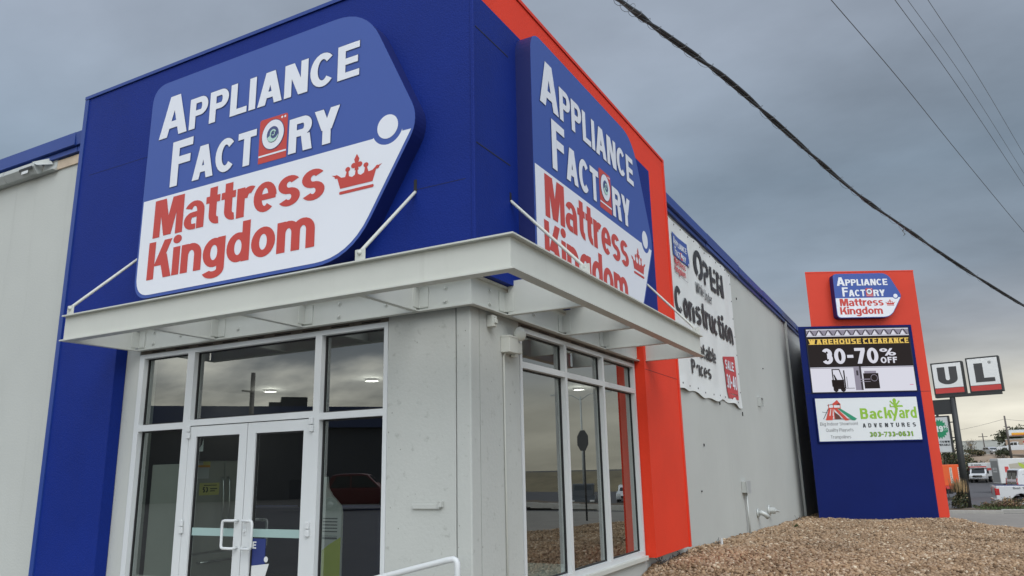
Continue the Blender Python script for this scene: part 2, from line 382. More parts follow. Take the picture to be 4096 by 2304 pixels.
# gravel bed beside the building
def lerp(tab, x):
    for (a, p), (b_, q) in zip(tab, tab[1:]):
        if x <= b_: return p+(q-p)*max(0, (x-a))/(b_-a)
    return tab[-1][1]
WALLZ = ((-1.2, -.12), (2, -.08), (3.4, .05), (4.1, .17), (4.7, .29), (6.8, .33), (9, .30), (11.2, .22), (16, .11), (19.5, .05), (23, .0))
EDGEX = ((-1.2, 6.2), (3, 7.0), (8, 7.1), (13, 6.5), (16.9, 5.55), (20.2, 4.15), (21.5, 3.2), (23, 1.5))
def gravel_z(x, y):
    e_ = lerp(EDGEX, y); q = min(1, max(0, x/e_)); q2 = q*q*(3-2*q)
    z = lerp(WALLZ, y)*(1-q2)+(.0 if y > 3 else -.07)*q2
    z += .028*math.sin(x*1.7+y*.9)*math.sin(y*1.3-x*.6)+.015*math.sin(x*4.1)*math.sin(y*3.7+1)
    if q > .93: z -= (q-.93)/.07*.16
    return z
m = bpy.data.materials.new('gravel'); m.use_nodes = True; t = m.node_tree; bs = t.nodes['Principled BSDF']; bs.inputs['Roughness'].default_value = .85; bs.inputs['Specular IOR Level'].default_value = .25
GR = ((.0, (.105, .068, .04)), (.14, (.225, .145, .084)), (.42, (.315, .212, .128)), (.68, (.39, .268, .165)), (.86, (.335, .245, .17)), (.955, (.50, .385, .265)), (1, (.62, .53, .40)))
ge = t.nodes.new('ShaderNodeNewGeometry'); cr = t.nodes.new('ShaderNodeValToRGB'); t.links.new(ge.outputs['Random Per Island'], cr.inputs[0])
co = t.nodes.new('ShaderNodeTexCoord'); no = t.nodes.new('ShaderNodeTexNoise'); no.inputs['Scale'].default_value = .9; no.inputs['Detail'].default_value = 5; t.links.new(co.outputs['Object'], no.inputs['Vector'])
mr = t.nodes.new('ShaderNodeMapRange'); mr.inputs['From Min'].default_value = .3; mr.inputs['From Max'].default_value = .7; mr.inputs['To Min'].default_value = .76; mr.inputs['To Max'].default_value = 1.2; t.links.new(no.outputs[0], mr.inputs['Value'])
sx = t.nodes.new('ShaderNodeVectorMath'); sx.operation = 'SCALE'; t.links.new(cr.outputs[0], sx.inputs[0]); t.links.new(mr.outputs[0], sx.inputs['Scale']); t.links.new(sx.outputs[0], bs.inputs['Base Color'])
def set_ramp(cr_, stops):
    el = cr_.color_ramp.elements; el[0].position, el[0].color = stops[0][0], (*stops[0][1], 1); el[1].position, el[1].color = stops[-1][0], (*stops[-1][1], 1)
    for p_, c_ in stops[1:-1]: el.new(p_).color = (*c_, 1)
set_ramp(cr, GR); MATS['gravel'] = m
m = bpy.data.materials.new('gravel_base'); m.use_nodes = True; t = m.node_tree; bs = t.nodes['Principled BSDF']; bs.inputs['Roughness'].default_value = .9
vo = t.nodes.new('ShaderNodeTexVoronoi'); vo.inputs['Scale'].default_value = 22; co = t.nodes.new('ShaderNodeTexCoord'); t.links.new(co.outputs['Object'], vo.inputs['Vector'])
sp_ = t.nodes.new('ShaderNodeSeparateColor'); t.links.new(vo.outputs['Color'], sp_.inputs[0]); cr = t.nodes.new('ShaderNodeValToRGB'); t.links.new(sp_.outputs[0], cr.inputs[0]); set_ramp(cr, [(p_, tuple(q*.9 for q in c_)) for p_, c_ in GR]); t.links.new(cr.outputs[0], bs.inputs['Base Color'])
bp = t.nodes.new('ShaderNodeBump'); bp.inputs['Distance'].default_value = .02; bp.invert = True; t.links.new(vo.outputs['Distance'], bp.inputs['Height']); t.links.new(bp.outputs[0], bs.inputs['Normal']); MATS['gravel_base'] = m
b = MB(); ys_ = [-1.2+.3*i for i in range(81)]; nq = 26
b.mesh([(lerp(EDGEX, y)*i/(nq-1), y, gravel_z(lerp(EDGEX, y)*i/(nq-1), y)) for y in ys_ for i in range(nq)], [(j*nq+i, j*nq+i+1, (j+1)*nq+i+1, (j+1)*nq+i) for j in range(len(ys_)-1) for i in range(nq-1)])
struct(b.build('gravel_bed', 'gravel_base', smooth=True))
def pebbles(n):
    ph = (1+5**.5)/2
    iv = np.array([(-1, ph, 0), (1, ph, 0), (-1, -ph, 0), (1, -ph, 0), (0, -1, ph), (0, 1, ph), (0, -1, -ph), (0, 1, -ph), (ph, 0, -1), (ph, 0, 1), (-ph, 0, -1), (-ph, 0, 1)]); iv /= np.linalg.norm(iv[0])
    fi = np.array([(0, 11, 5), (0, 5, 1), (0, 1, 7), (0, 7, 10), (0, 10, 11), (1, 5, 9), (5, 11, 4), (11, 10, 2), (10, 7, 6), (7, 1, 8), (3, 9, 4), (3, 4, 2), (3, 2, 6), (3, 6, 8), (3, 8, 9), (4, 9, 5), (2, 4, 11), (6, 2, 10), (8, 6, 7), (9, 8, 1)])
    P = []
    while len(P) < n:
        y = RNG.uniform(2.5, 21.6); x = RNG.uniform(.02, 7.1)
        if x > lerp(EDGEX, y)-.03: continue
        if x > 5.2+.12*y and y < 12: continue                      # never in view
        P.append((x, y, gravel_z(x, y)))
    P = np.array(P); r = .0172*np.exp(np.clip(RNG.normal(0, .36, n), -.9, .75))
    sc = np.stack([r*RNG.uniform(.9, 1.5, n), r*RNG.uniform(.8, 1.2, n), r*RNG.uniform(.55, .95, n)], 1)
    v = iv[None]*(1+RNG.uniform(-.2, .2, (n, 12, 1)))*sc[:, None]
    tz = RNG.normal(0, .45, n); c, s_ = np.cos(tz)[:, None], np.sin(tz)[:, None]
    v = np.stack([v[..., 0]*c-v[..., 2]*s_, v[..., 1], v[..., 0]*s_+v[..., 2]*c], -1)
    a = RNG.uniform(0, 2*PI, n); c, s_ = np.cos(a)[:, None], np.sin(a)[:, None]
    v = np.stack([v[..., 0]*c-v[..., 1]*s_, v[..., 0]*s_+v[..., 1]*c, v[..., 2]], -1)
    v += P[:, None]; v[..., 2] += (r*RNG.uniform(-.2, .65, n))[:, None]
    me = bpy.data.meshes.new('gravel'); me.vertices.add(n*12); me.vertices.foreach_set('co', v.astype(np.float32).ravel())
    f = (fi[None]+np.arange(n)[:, None, None]*12).astype(np.int32).ravel(); nf = n*20
    me.loops.add(nf*3); me.loops.foreach_set('vertex_index', f); me.polygons.add(nf); me.polygons.foreach_set('loop_start', np.arange(0, nf*3, 3, dtype=np.int32))
    me.update(calc_edges=True); me.materials.append(MATS['gravel']); o = bpy.data.objects.new('gravel', me); C.objects.link(o)
    o['label'] = 'loose tan and brown river gravel filling the bed beside the building'; o['category'] = 'gravel'; o['kind'] = 'stuff'
pebbles(105000)

# ------------------------------------------------------------------ the store
d = .15                                                             # how far blue and red cladding stands off the grey wall
HT = 6.84
store = thing('store_building', 'grey store with blue and red cladding at its glazed corner entrance', 'building')
MB().box(-16, -6.0, .003, .25, -.4, 6.23).box(-5.0, -4.70, .004, .25, -.4, 3.4).build('wall', 'grey_wall', store)
MB().box(-.945, -.166, .004, .25, -.4, 3.4).box(-.003, -.25, .17, .962, -.4, 3.4).build('wall', 'chipped_wall', store)
MB().box(-.25, -.003, 4.54, 26, -.6, 6.12).box(-.25, -.004, .962, 4.54, -.6, .44).build('wall', 'grey_wall', store)
MB().box(-.158, .0, 0, .166, -.4, 3.4, .012).build('corner_post', 'chipped_wall', store)
MB().box(-16, -.3, .3, 26, 6.0, 6.1).box(-16, -15.8, .26, 26, -.4, 6).box(-16, -.26, 26.0, 26.2, -.4, 6).build('roof', 'galvanised', store)
MB().box(-.02, .06, .985, 4.50, .405, .462, .006).build('window_sill', 'canopy_paint', store)
# blue: front fascia, leg to the ground, and the square of blue that turns the corner
b = MB().box(-6.15, d, -d, -.003, 3.42, HT-.05).box(-6.15, -4.94, -d, -.003, -.4, 3.42).box(.0, d, -.003, 5.39, 3.42, 6.33)
b.build('fascia', 'blue_stucco', store)
b = MB().box(.0, d, -.003, 5.39, 6.33, HT-.05).box(0, d, 5.39, 6.25, 3.42, HT-.05).box(0, d, 4.55, 6.25, .43, 3.42)
b.build('fascia', 'red_stucco', store)['label'] = 'red band and pillar round the blue cladding'
b = MB().use('blue_metal').box(-6.17, d+.015, -d-.02, .1, HT-.045, HT).box(-6.17, -6.09, -d-.014, -.0, -.4, HT-.05).use('red_metal').box(.02, d+.015, .1, 6.27, HT-.045, HT).box(.0, d+.014, 6.19, 6.27, .42, HT-.05)
b.build('edge_trim', None, store)
b = MB().box(d-.03, d+.012, -d-.012, -d+.03, 3.43, HT-.05, .008); b.build('corner_bead', 'blue_stucco', store)
for q in [(d+.0005, d+.003, -d+.02, .58, z, z+.012) for z in (5.95, 4.695)]+[(-5.9, -4.6, -d-.002, -d-.0004, 5.62, 5.624), (-.55, d-.1, -d-.002, -d-.0004, 4.33, 4.335), (d+.0005, d+.0025, 4.9, 5.38, 5.1, 5.106), (d+.0005, d+.0025, 4.57, 6.18, 3.0, 3.004)]:
    MB().box(*q).build('cladding_joint', 'joint_black', store)

# parapet flashing along the top of the grey walls, in slightly buckled lengths
def flashing(b, a0, a1, step, side):
    k = a0; i = 0
    while k < a1-.01:
        q = min(k+step, a1); w1 = .012*math.sin(i*2.3); w2 = .012*math.sin(i*2.3+1.9)
        pr = [(0, 6.06), (.055+w1, 6.06), (.055+w1, 6.13), (.03, 6.14), (.10+w2, 6.15), (.105, 6.33+w1), (-.25, 6.36), (-.25, 6.1)]
        if side: b.prism(pr, lambda u, v, dd: (u, dd, v), k, q-.008)
        else: b.prism(pr, lambda u, v, dd: (dd, -u, v+.06), k, q-.008)
        k = q; i += 1
    return b
flashing(MB(), 6.28, 26.1, 3.05, True).build('parapet_flashing', 'blue_metal', store); flashing(MB(), -16, -6.18, 2.4, False).build('parapet_flashing', 'blue_metal', store)
MB().box(-7.6, -6.18, -.022, .004, 5.965, 6.10).build('bare_timber', 'wood', store)
MB().box(0.0, .075, 19.34, 19.5, -.2, 6.1, .01).build('wall_strip', 'galvanised', store)
# stained strip with slots over the glazing
b = MB().use('brown_stain').box(-4.70, -.95, .02, .2, 3.085, 3.13).use('brown_stain').box(-.2, -.02, .96, 4.53, 3.085, 3.13)
b.use('black')
for i in range(9): b.box(-4.5+i*.4, -4.26+i*.4, .0185, .0195, 3.1, 3.112)
for i in range(8): b.box(-.0195, -.0185, 1.05+i*.43, 1.3+i*.43, 3.1, 3.112)
b.build('head_strip', None, store)
MB().box(-4.70, -.945, .006, .25, 3.131, 3.42).box(-.25, -.006, .962, 4.54, 3.131, 3.42).build('lintel', 'grey_wall', store)

for y, z, sy, sz in ((11.7, 2.75, .02, .09), (8.1, 2.0, .02, .05), (12.2, 5.5, .03, .05), (9.6, 2.85, .02, .06), (14.8, 4.1, .03, .03), (7.7, 1.2, .015, .03)):
    MB().box(0, .02, y-sy*.5, y+sy*.5, z-sz*.5, z+sz*.5, .003).build('nail', 'charcoal', store)
b = MB(); rc = random.Random(3)
def chip(fn, u, v, q):
    n = rc.randint(5, 8); b.face([fn(u+q*rc.uniform(.4, 1)*math.cos(2*PI*i/n), v+q*rc.uniform(.5, 1.5)*math.sin(2*PI*i/n), .0012) for i in range(n)])
for i in range(20): chip(lambda u, v, w_: (u, .004-w_, v), rc.uniform(-.93, -.19) if i % 3 else rc.uniform(-.93, -.88), rc.uniform(.5, 3.0), rc.uniform(.002, .009))
for i in range(12): chip(lambda u, v, w_: (u, -w_, v), rc.uniform(-.145, -.012), rc.uniform(.5, 3.0), rc.uniform(.002, .008))
for i in range(13): chip(lambda u, v, w_: (-.003+w_, u, v), rc.uniform(.18, .95), rc.uniform(.5, 2.9), rc.uniform(.002, .010))
mat('chip_grey', (.22, .215, .195), .9); b.build('paint_chips', 'chip_grey', store)
# glazing: frames, panes and the pair of doors
def wall_front(u, v, dd): return (u, -dd, v)
def wall_side(u, v, dd): return (dd, u, v)
def frame_bars(bars, side):
    b = MB()
    for u0, u1, v0, v1, d0, d1 in bars:
        p = [(a, c) for a, c in rect(u0, v0, u1, v1)]
        b.prism(p, wall_side if side else wall_front, d0, d1)
    return b
fr = [(-4.684, -4.60, -.02, 3.08, -.10, .006), (-3.83, -3.715, -.02, 3.08, -.10, .0055), (-1.885, -1.796, -.02, 3.08, -.10, .0055), (-.994, -.947, -.02, 3.08, -.10, .006),
      (-4.60, -3.83, 3.03, 3.08, -.10, .005), (-3.715, -1.885, 3.03, 3.08, -.10, .005), (-1.796, -.994, 3.03, 3.08, -.10, .005),
      (-4.60, -3.83, 2.165, 2.237, -.10, .0045), (-1.796, -.994, 2.165, 2.232, -.10, .0045), (-3.715, -1.885, 2.19, 2.257, -.10, .0045),
      (-4.60, -3.83, -.02, .09, -.10, .0045), (-1.796, -.994, -.02, .09, -.10, .0045)]
glazing = frame_bars(fr, False).build('window_frame', 'frame_paint', store)
def pane(u0, u1, v0, v1, side, parent, dep=-.065):
    b = MB().use('rubber')
    fn = wall_side if side else wall_front
    for q in ((u0, u0+.016, v0, v1), (u1-.016, u1, v0, v1), (u0+.016, u1-.016, v0, v0+.016), (u0+.016, u1-.016, v1-.016, v1)):
        b.prism(rect(q[0], q[2], q[1], q[3]), fn, dep-.01, dep+.012)
    b.use('pane_glass').face([fn(u, v, dep) for u, v in rect(u0+.016, v0+.016, u1-.016, v1-.016)])
    return b.build('pane', None, parent)
for q in ((-4.60, -3.83, 2.237, 3.03), (-3.715, -1.885, 2.257, 3.03), (-1.796, -.994, 2.232, 3.03), (-4.60, -3.83, .09, 2.165), (-1.796, -.994, .09, 2.165)): pane(*q, False, glazing)
def door(x0, x1, hinge_left):
    gl0, gl1 = (x0+.115, x1-.115)
    bars = [(x0, gl0, .02, 2.18, -.055, .0), (gl1, x1, .02, 2.18, -.055, .0), (gl0, gl1, 2.068, 2.18, -.055, -.001), (gl0, gl1, .02, .24, -.055, -.001)]
    o = frame_bars(bars, False).build('door', 'frame_paint', store)
    pane(gl0, gl1, .24, 2.068, False, o, -.03)
    MB().box(gl0+.017, gl1-.017, .022, .026, 1.014, 1.094).build('safety_band', 'band', o)
    hx = x1-.055 if hinge_left else x0+.055; s_ = -1 if hinge_left else 1; px = hx+s_*.155
    MB().tube([(hx-s_*.0, .0, 1.175), (hx, -.055, 1.178), (hx+s_*.02, -.07, 1.178), (px-s_*.03, -.07, 1.178), (px-s_*.008, -.07, 1.172), (px, -.07, 1.15), (px, -.07, .93), (px-s_*.008, -.07, .908), (px-s_*.03, -.07, .902), (hx+s_*.02, -.07, .902), (hx, -.055, .902), (hx, 0, .905)], .0145, 12).build('handle', 'frame_paint', o, True)
    hx = x0-.0 if hinge_left else x1
    for z in (2.115, 1.10, .35): MB().box(hx-.028, hx+.022, -.03, -.0065, z+.008, z+.075, .005).box(hx-.022, hx+.028, -.03, -.0065, z-.065, z, .005).build('hinge', 'frame_paint', o)
    if not hinge_left: MB().box(x0+.012, x0+.062, -.006, -.0003, 1.03, 1.115, .002).use('frame_paint').lathe([(.017, 0), (.017, .012), (.008, .014)], (x0+.037, -.006, 1.072), (0, -1, 0), 14).build('lock', None, o)
mat('band', (.30, .42, .40), .5)
door(-3.712, -2.805, True); door(-2.795, -1.888, False)
fs = [(.975, 1.02, .46, 3.08, -.10, .006), (2.087, 2.147, .46, 3.08, -.10, .006), (3.262, 3.322, .46, 3.08, -.10, .006), (4.475, 4.527, .46, 3.08, -.10, .006)]
for a, c in ((1.02, 2.087), (2.147, 3.262), (3.322, 4.475)):
    fs += [(a, c, 3.03, 3.08, -.10, .005), (a, c, 2.655, 2.72, -.10, .005), (a, c, .462, .52, -.10, .005)]
glazing2 = frame_bars(fs, True).build('window_frame', 'frame_paint', store)
for a, c in ((1.02, 2.087), (2.147, 3.262), (3.322, 4.475)): pane(a, c, .52, 2.655, True, glazing2); pane(a, c, 2.72, 3.03, True, glazing2)

# inside the store, seen dimly through the glass
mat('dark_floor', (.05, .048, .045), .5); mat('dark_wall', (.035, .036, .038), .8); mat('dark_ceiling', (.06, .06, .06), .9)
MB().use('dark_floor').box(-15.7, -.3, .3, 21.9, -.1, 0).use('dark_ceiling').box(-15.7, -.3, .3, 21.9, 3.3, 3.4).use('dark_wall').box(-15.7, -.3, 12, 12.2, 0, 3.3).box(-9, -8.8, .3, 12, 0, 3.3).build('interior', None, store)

# ------------------------------------------------------------------ shop signs
# layout in metres of the big front sign: u from the left edge, v up from the bottom edge
SW_, SH_ = 4.045, 2.722
OUT_ = [(0.01, 0), (3.25, 0), (4.06, 1.30), (3.37, SH_), (0.03, SH_)]
def sign_shapes():
    sh = {}
    sh['outline'] = rounded(OUT_, [.26, .46, .22, .42, .25], 8)
    white = []
    for i in range(19):                                             # notch round the eyelet
        a = R(205+(340-205)*i/18); white.append((3.68+.19*math.cos(a), 1.30+.19*math.sin(a)))
    lo = rounded([(.042, 1.21), (.045, .036), (3.235, .036), (3.965, 1.21)], [.001, .24, .44, .001], 8)
    k = [p for p in lo]
    sh['white'] = k+[(3.86, 1.212)]+white[::-1]+[(3.50, 1.21)]
    sh['eyelet'] = disc(3.68, 1.30, .127, n=32)
    wl = text('APPLIANCE', .215, 1.972, .53, 3.09, .20, .05, .745)
    wl2 = text('FACT', .49, 1.306, .57, 1.39, .20, .045, .72); wl3 = text('RY', 2.365, 1.297, .40, .70, .225, .05)
    sh['letters'] = wl+wl2+wl3; sh['words'] = [wl, wl2+wl3]
    rl = text('Mattress', .265, .712, .463, 2.63, .205, .035); rl2 = text('Kingdom', .222, .212, .452, 2.565, .205, .04)
    sh['red'] = rl+rl2; sh['red_words'] = [rl, rl2]
    sh['washer'] = rounded([(1.92, 1.283), (2.335, 1.283), (2.335, 1.80), (1.92, 1.80)], [.005, .005, .035, .035], 4)
    c0 = (2.127, 1.59)
    sh['washer_white'] = [(0, rect(1.925, 1.355, 2.33, 1.375)), (0, disc(2.25, 1.765, .014, n=12)), (0, disc(2.295, 1.765, .014, n=12))]
    sh['drum_out'] = disc(*c0, .168, .178, 32); sh['drum'] = disc(*c0, .160, .170, 32); sh['drum_glass'] = disc(*c0, .088, .094, 28)
    cw = []
    for i in range(15):
        a = R(200+(355-200)*i/14); cw.append((c0[0]+.084*math.cos(a), c0[1]+.090*math.sin(a)))
    sh['wave'] = cw+[(c0[0]+.05, c0[1]-.045), (c0[0]+.01, c0[1]-.055), (c0[0]-.02, c0[1]-.035), (c0[0]-.03, c0[1]), (c0[0]-.05, c0[1]-.015)]
    sh['curl'] = [(0, p) for p in ell(c0[0]+.008, c0[1]+.008, .046, .048, 20, 210, .018, .018)]+[(0, p) for p in ell(c0[0]+.012, c0[1]+.004, .024, .024, -150, 60, .011, .011)]
    u0, v0 = 3.0, .93
    crown = [(3.10, .79), (3.51, .79), (3.55, .93), (3.625, .985), (3.545, .965), (3.505, .93), (3.455, .925), (3.43, 1.01), (3.415, 1.01), (3.40, .925), (3.36, .905), (3.325, .925), (3.315, .99), (3.295, .99), (3.285, .925), (3.25, .905), (3.21, .925), (3.20, 1.01), (3.185, 1.01), (3.16, .925), (3.11, .93), (3.07, .965), (2.985, .985), (3.06, .93)]
    sh['crown'] = [(0, crown), (1, rounded(rect(3.09, .715, 3.525, .752), .017, 3)), (1, disc(3.192, 1.015, .031, n=16)), (1, disc(3.423, 1.015, .031, n=16)), (1, disc(3.045, .955, .024, n=14)), (1, disc(3.565, .955, .024, n=14)),
                   (1, disc(3.268, 1.045, .034, n=14)), (1, disc(3.343, 1.045, .034, n=14)), (2, [(3.28, .98), (3.33, .98), (3.322, 1.06), (3.338, 1.12), (3.305, 1.185), (3.272, 1.12), (3.288, 1.06)])]
    sh['crown'] = [(l, [(a, .70+(c-.715)*.84) for a, c in p]) for l, p in sh['crown']]
    return sh
SH = sign_shapes()
def shop_sign(name, label, cat, fn, k, depth, loc=(0, 0, 0), parent=None, cab='sign_side', face=True):
    """fn(u, v, d): point on the wall; the face is at d = depth"""
    t = parent or thing(name, label, cat, loc)
    sc = lambda p: [(a*k, c*k) for a, c in p]
    scl = lambda ps: [(l, sc(p)) for l, p in ps]
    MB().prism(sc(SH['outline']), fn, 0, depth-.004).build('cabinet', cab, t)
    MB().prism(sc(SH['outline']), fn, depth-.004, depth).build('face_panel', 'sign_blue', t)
    e_ = .0016*k+.0008
    b = MB(); b.face([fn(a*k, c*k, depth+e_) for a, c in SH['white']]); b.face([fn(a*k, c*k, depth+e_) for a, c in SH['eyelet']]); b.build('white_panel', 'sign_white', t)
    for wd in SH['words']:
        MB().use('sign_outline').polys(scl(grow(wd, .008)), fn, depth+e_, .00025).use('sign_white').polys(scl(wd), fn, depth+e_*2+.002, .0003).build('lettering', None, t)
    for wd in SH['red_words']: MB().polys(scl(wd), fn, depth+e_*2, .0003).build('lettering', 'sign_red', t)
    b = MB().use('sign_red').face([fn(a*k, c*k, depth+e_) for a, c in SH['washer']])
    b.use('sign_white').polys(scl(SH['washer_white']), fn, depth+e_*2).use('sign_outline').face([fn(a*k, c*k, depth+e_*2) for a, c in SH['drum_out']])
    b.use('sign_white').face([fn(a*k, c*k, depth+e_*3) for a, c in SH['drum']]).use('wave_dark').face([fn(a*k, c*k, depth+e_*4) for a, c in SH['drum_glass']])
    b.use('wave_green').face([fn(a*k, c*k, depth+e_*5) for a, c in SH['wave']]).polys(scl(SH['curl']), fn, depth+e_*6, .0004); b.build('washer_emblem', None, t)
    MB().polys(scl(SH['crown']), fn, depth+e_*2, .0004).build('crown_emblem', 'sign_red', t)
    return t
shop_sign('wall_sign', 'large arrow-shaped store sign over the glass doors, lettering fully visible', 'sign', lambda u, v, q: (u, -q, v), 1.012, .19, (-4.46, -d, 3.668))
shop_sign('wall_sign', 'large arrow-shaped store sign over the side windows, its bottom cut off by the canopy', 'sign', lambda u, v, q: (q, u*.975, v*1.03), 1.012, .19, (d, .725, 3.50))

# ------------------------------------------------------------------ steel canopy
can = thing('entrance_canopy', 'grey steel canopy of open beams wrapping the corner above the doors', 'canopy')
ZB, ZT = 3.122, 3.413
def ibeam(b, a, c, off, side, fl_out, fl_in, tf=.014):
    """beam along the wall from a to c with its web at off"""
    for w0, w1, z0, z1 in ((off-.006, off+.006, ZB+tf, ZT-tf), (off-fl_in, off+fl_out, ZB, ZB+tf), (off-fl_in, off+fl_out, ZT-tf, ZT)):
        if side: b.box(w0, w1, a, c, z0, z1)
        else: b.box(a, c, -w1, -w0, z0, z1)
    return b
b = MB()                                                            # front edge beam, mitred at the corner
def mitre(side):
    b = MB()
    far = 4.68 if side else -4.72
    sg = 1
    for w0, w1, z0, z1 in ((.934, .946, ZB+.014, ZT-.014), (.885, .994, ZB, ZB+.014), (.885, .994, ZT-.014, ZT)):
        if side: poly = [(w0, -w0), (w1, -w1), (w1, far if w0 > .9 and w1 < .99 else far), (w0, far)]
        else: poly = [(w0, -w0), (w1, -w1), (far, -w1), (far, -w0)]
        b.prism(poly, lambda u, v, q: (u, v, q), z0, z1)
    return b
mitre(False).build('edge_beam', 'canopy_paint', can); mitre(True).build('edge_beam', 'canopy_paint', can)
for side in (False, True):
    b = MB(); far = 4.68 if side else -4.70
    for w0, w1, z0, z1 in ((.02, .035, ZB+.012, ZT-.012), (.02, .085, ZB, ZB+.012), (.02, .085, ZT-.012, ZT)):
        poly = [(w0, -w0), (w1, -w1), (w1, far), (w0, far)] if side else [(w0, -w0), (w1, -w1), (far, -w1), (far, -w0)]
        b.prism(poly, lambda u, v, q: (u, v, q), z0, z1)
    b.build('ledger_beam', 'canopy_paint', can)
BF, BS = (-4.69, -3.32, -2.02, -.56), (.60, 1.99, 3.25, 4.65)
for side, lst in ((False, BF), (True, BS)):
    for q in lst:
        b = MB()
        for w, z0, z1 in ((.006, ZB+.012, ZT-.014 if not side else ZT+.06), (.03, ZB+.001, ZB+.012)):
            if side: b.box(.0855, .884, q-w, q+w, z0, z1)
            else: b.box(q-w, q+w, -.884, -.0855, z0, z1)
        b.build('cross_beam', 'canopy_paint', can)
        b = MB()
        for s_ in (-1, 1):
            if (q in (-4.69,) and s_ < 0) or (q == 4.65 and s_ > 0): continue
            if side: b.box(.036, .046, q+s_*.007, q+s_*.115, ZB+.04, ZT-.06).box(.046, .14, q+s_*.0065-.004*(s_ < 0), q+s_*.0065+.004+.004*(s_ > 0), ZB+.04, ZT-.06)
            else: b.box(q+s_*.007, q+s_*.115, -.046, -.036, ZB+.04, ZT-.06).box(q+s_*.0065-.004, q+s_*.0065+.006, -.14, -.046, ZB+.04, ZT-.06)
        b.build('clip_angle', 'canopy_paint', can)
for side, lst in ((False, ((-4.42, 1), (-4.42, 0), (-3.95, .4), (-2.5, .6), (-1.55, 1), (-1.55, 0), (-.95, .4), (-.25, 1), (-.25, 0), (-3.0, .2))), (True, ((.30, 1), (.30, 0), (1.25, .4), (2.6, .4), (3.9, .4)))):
    for q, up in lst:
        z = ZB+.075+.13*up
        o, ax = ((.036, q, z), (1, 0, 0)) if side else ((q, -.036, z), (0, -1, 0))
        MB().lathe([(.026, 0), (.026, .004)], o, ax, 14).lathe([(.015, .004), (.015, .018)], o, ax, 6).build('bolt', 'canopy_paint', can)
for (x0, y0, z0), (x1, y1, z1), side in (((-4.69, -.92, 3.50), (-4.60, -d, 4.30), 0), ((-.56, -.92, 3.50), (-.53, -d, 4.31), 0), ((.92, .62, 3.50), (d, .575, 4.31), 1), ((.92, 4.62, 3.50), (d, 4.60, 4.36), 1)):
    if side: MB().box(x0-.05, x0+.05, y0-.018, y0-.006, ZT, 3.535, .004).build('gusset_plate', 'canopy_paint', can)
    else: MB().box(x0+.012, x0+.024, y0-.05, y0+.05, ZT, 3.535, .004).build('gusset_plate', 'canopy_paint', can) if False else MB().box(x0-.055, x0+.055, y0-.006, y0+.006, ZT, 3.535, .004).build('gusset_plate', 'canopy_paint', can)
    p0, p1 = Vector((x0, y0-(0 if side else .012), z0)), Vector((x1, y1, z1)); q = p1-p0
    MB().tube([p0, p0+q*.02, p0+q*.03, p0+q*.97, p1], [.012, .012, .0165, .0165, .0165], 10).lathe([(.02, -.012), (.02, .012)], p0, (0, 1, 0) if not side else (1, 0, 0), 10).build('hanger_rod', 'canopy_paint', can, True)
b = MB()
b.box(-.545, -.51, -d-.004, -d-.0005, 4.30, 4.44).box(d+.0005, d+.004, .55, .585, 4.30, 4.40); b.build('rod_slot', 'black', can)

# ------------------------------------------------------------------ bits on the walls
o = thing('alarm_bell', 'painted alarm bell box with a round gong beside the side window', 'alarm bell', (0, .705, 2.85)); o.scale = (.68, .68, .68)
MB().box(-.003, .145, -.19, .09, -.135, .10, .008).box(.0, .152, -.195, .095, .085, .112, .004).build('housing', 'canopy_paint', o)
MB().lathe([(.001, .05), (.05, .047), (.085, .032), (.104, .01), (.107, 0), (.10, .0)], (.15, .13, .165), (.86, -.48, .05), 26).tube([(0, .17, .165), (.15, .13, .165)], .012).build('gong', 'canopy_paint', o, True)
MB().box(.02, .135, .10, .235, -.125, .04, .014).box(.0, .02, .10, .20, -.16, .17, .003).box(.03, .10, .06, .15, -.175, -.128, .006).build('relay_box', 'canopy_paint', o)
MB().tube([(.02+.03*math.cos(i*PI/6), .30+.028*math.sin(i*PI/6)*.3, -.06+.028*math.sin(i*PI/6)) for i in range(13)], .005, 6).tube([(.02, .235, -.09), (.02, .29, -.085)], .005, 6).build('ring', 'canopy_paint', o)
MB().tube([(.03, -.12, -.135), (.028, -.135, -.16), (.018, -.14, -.2), (.016, -.142, -1.2), (.016, -.142, -4.2)], .013, 8).build('conduit', 'canopy_paint', o, True)
o = thing('switch_box', 'small painted outlet box high on the grey corner under the canopy', 'switch box', (0, .345, 3.03)); o.scale = (.75, .9, .9)
MB().box(.0, .085, -.045, .045, -.062, .062, .003).build('housing', 'canopy_paint', o)
MB().use('canopy_paint').box(.0855, .094, -.036, .036, -.058, .058, .002).box(.094, .115, -.02, .03, -.025, .02, .004).use('black').box(.0942, .096, -.012, -.004, -.002, .006).box(.0942, .096, -.01, 0, .034, .044).build('cover', None, o)
o = tag(MB().box(-.635, -.33, -.02, .0, 1.30, 1.345, .004).box(-.335, -.30, -.045, .0, 1.315, 1.37, .004).build('wall_bracket', 'chipped_wall'), 'short painted steel bracket left on the grey pier right of the doors', 'bracket')
o = thing('handrail', 'white painted pipe handrail in front of the grey corner pier', 'handrail', (0, 0, 0))
MB().tube([(-2.4, -.30, .365), (-1.2, -.30, .635), (-.06, -.30, .905), (.0, -.30, .914), (.022, -.30, .905), (.034, -.30, .885), (.036, -.30, .84), (.036, -.30, -.1)], .026, 12).build('rail', 'frame_paint', o, True)
MB().tube([(-1.9, -.30, -.1), (-1.9, -.30, .47)], .024, 12).build('post', 'frame_paint', o, True)
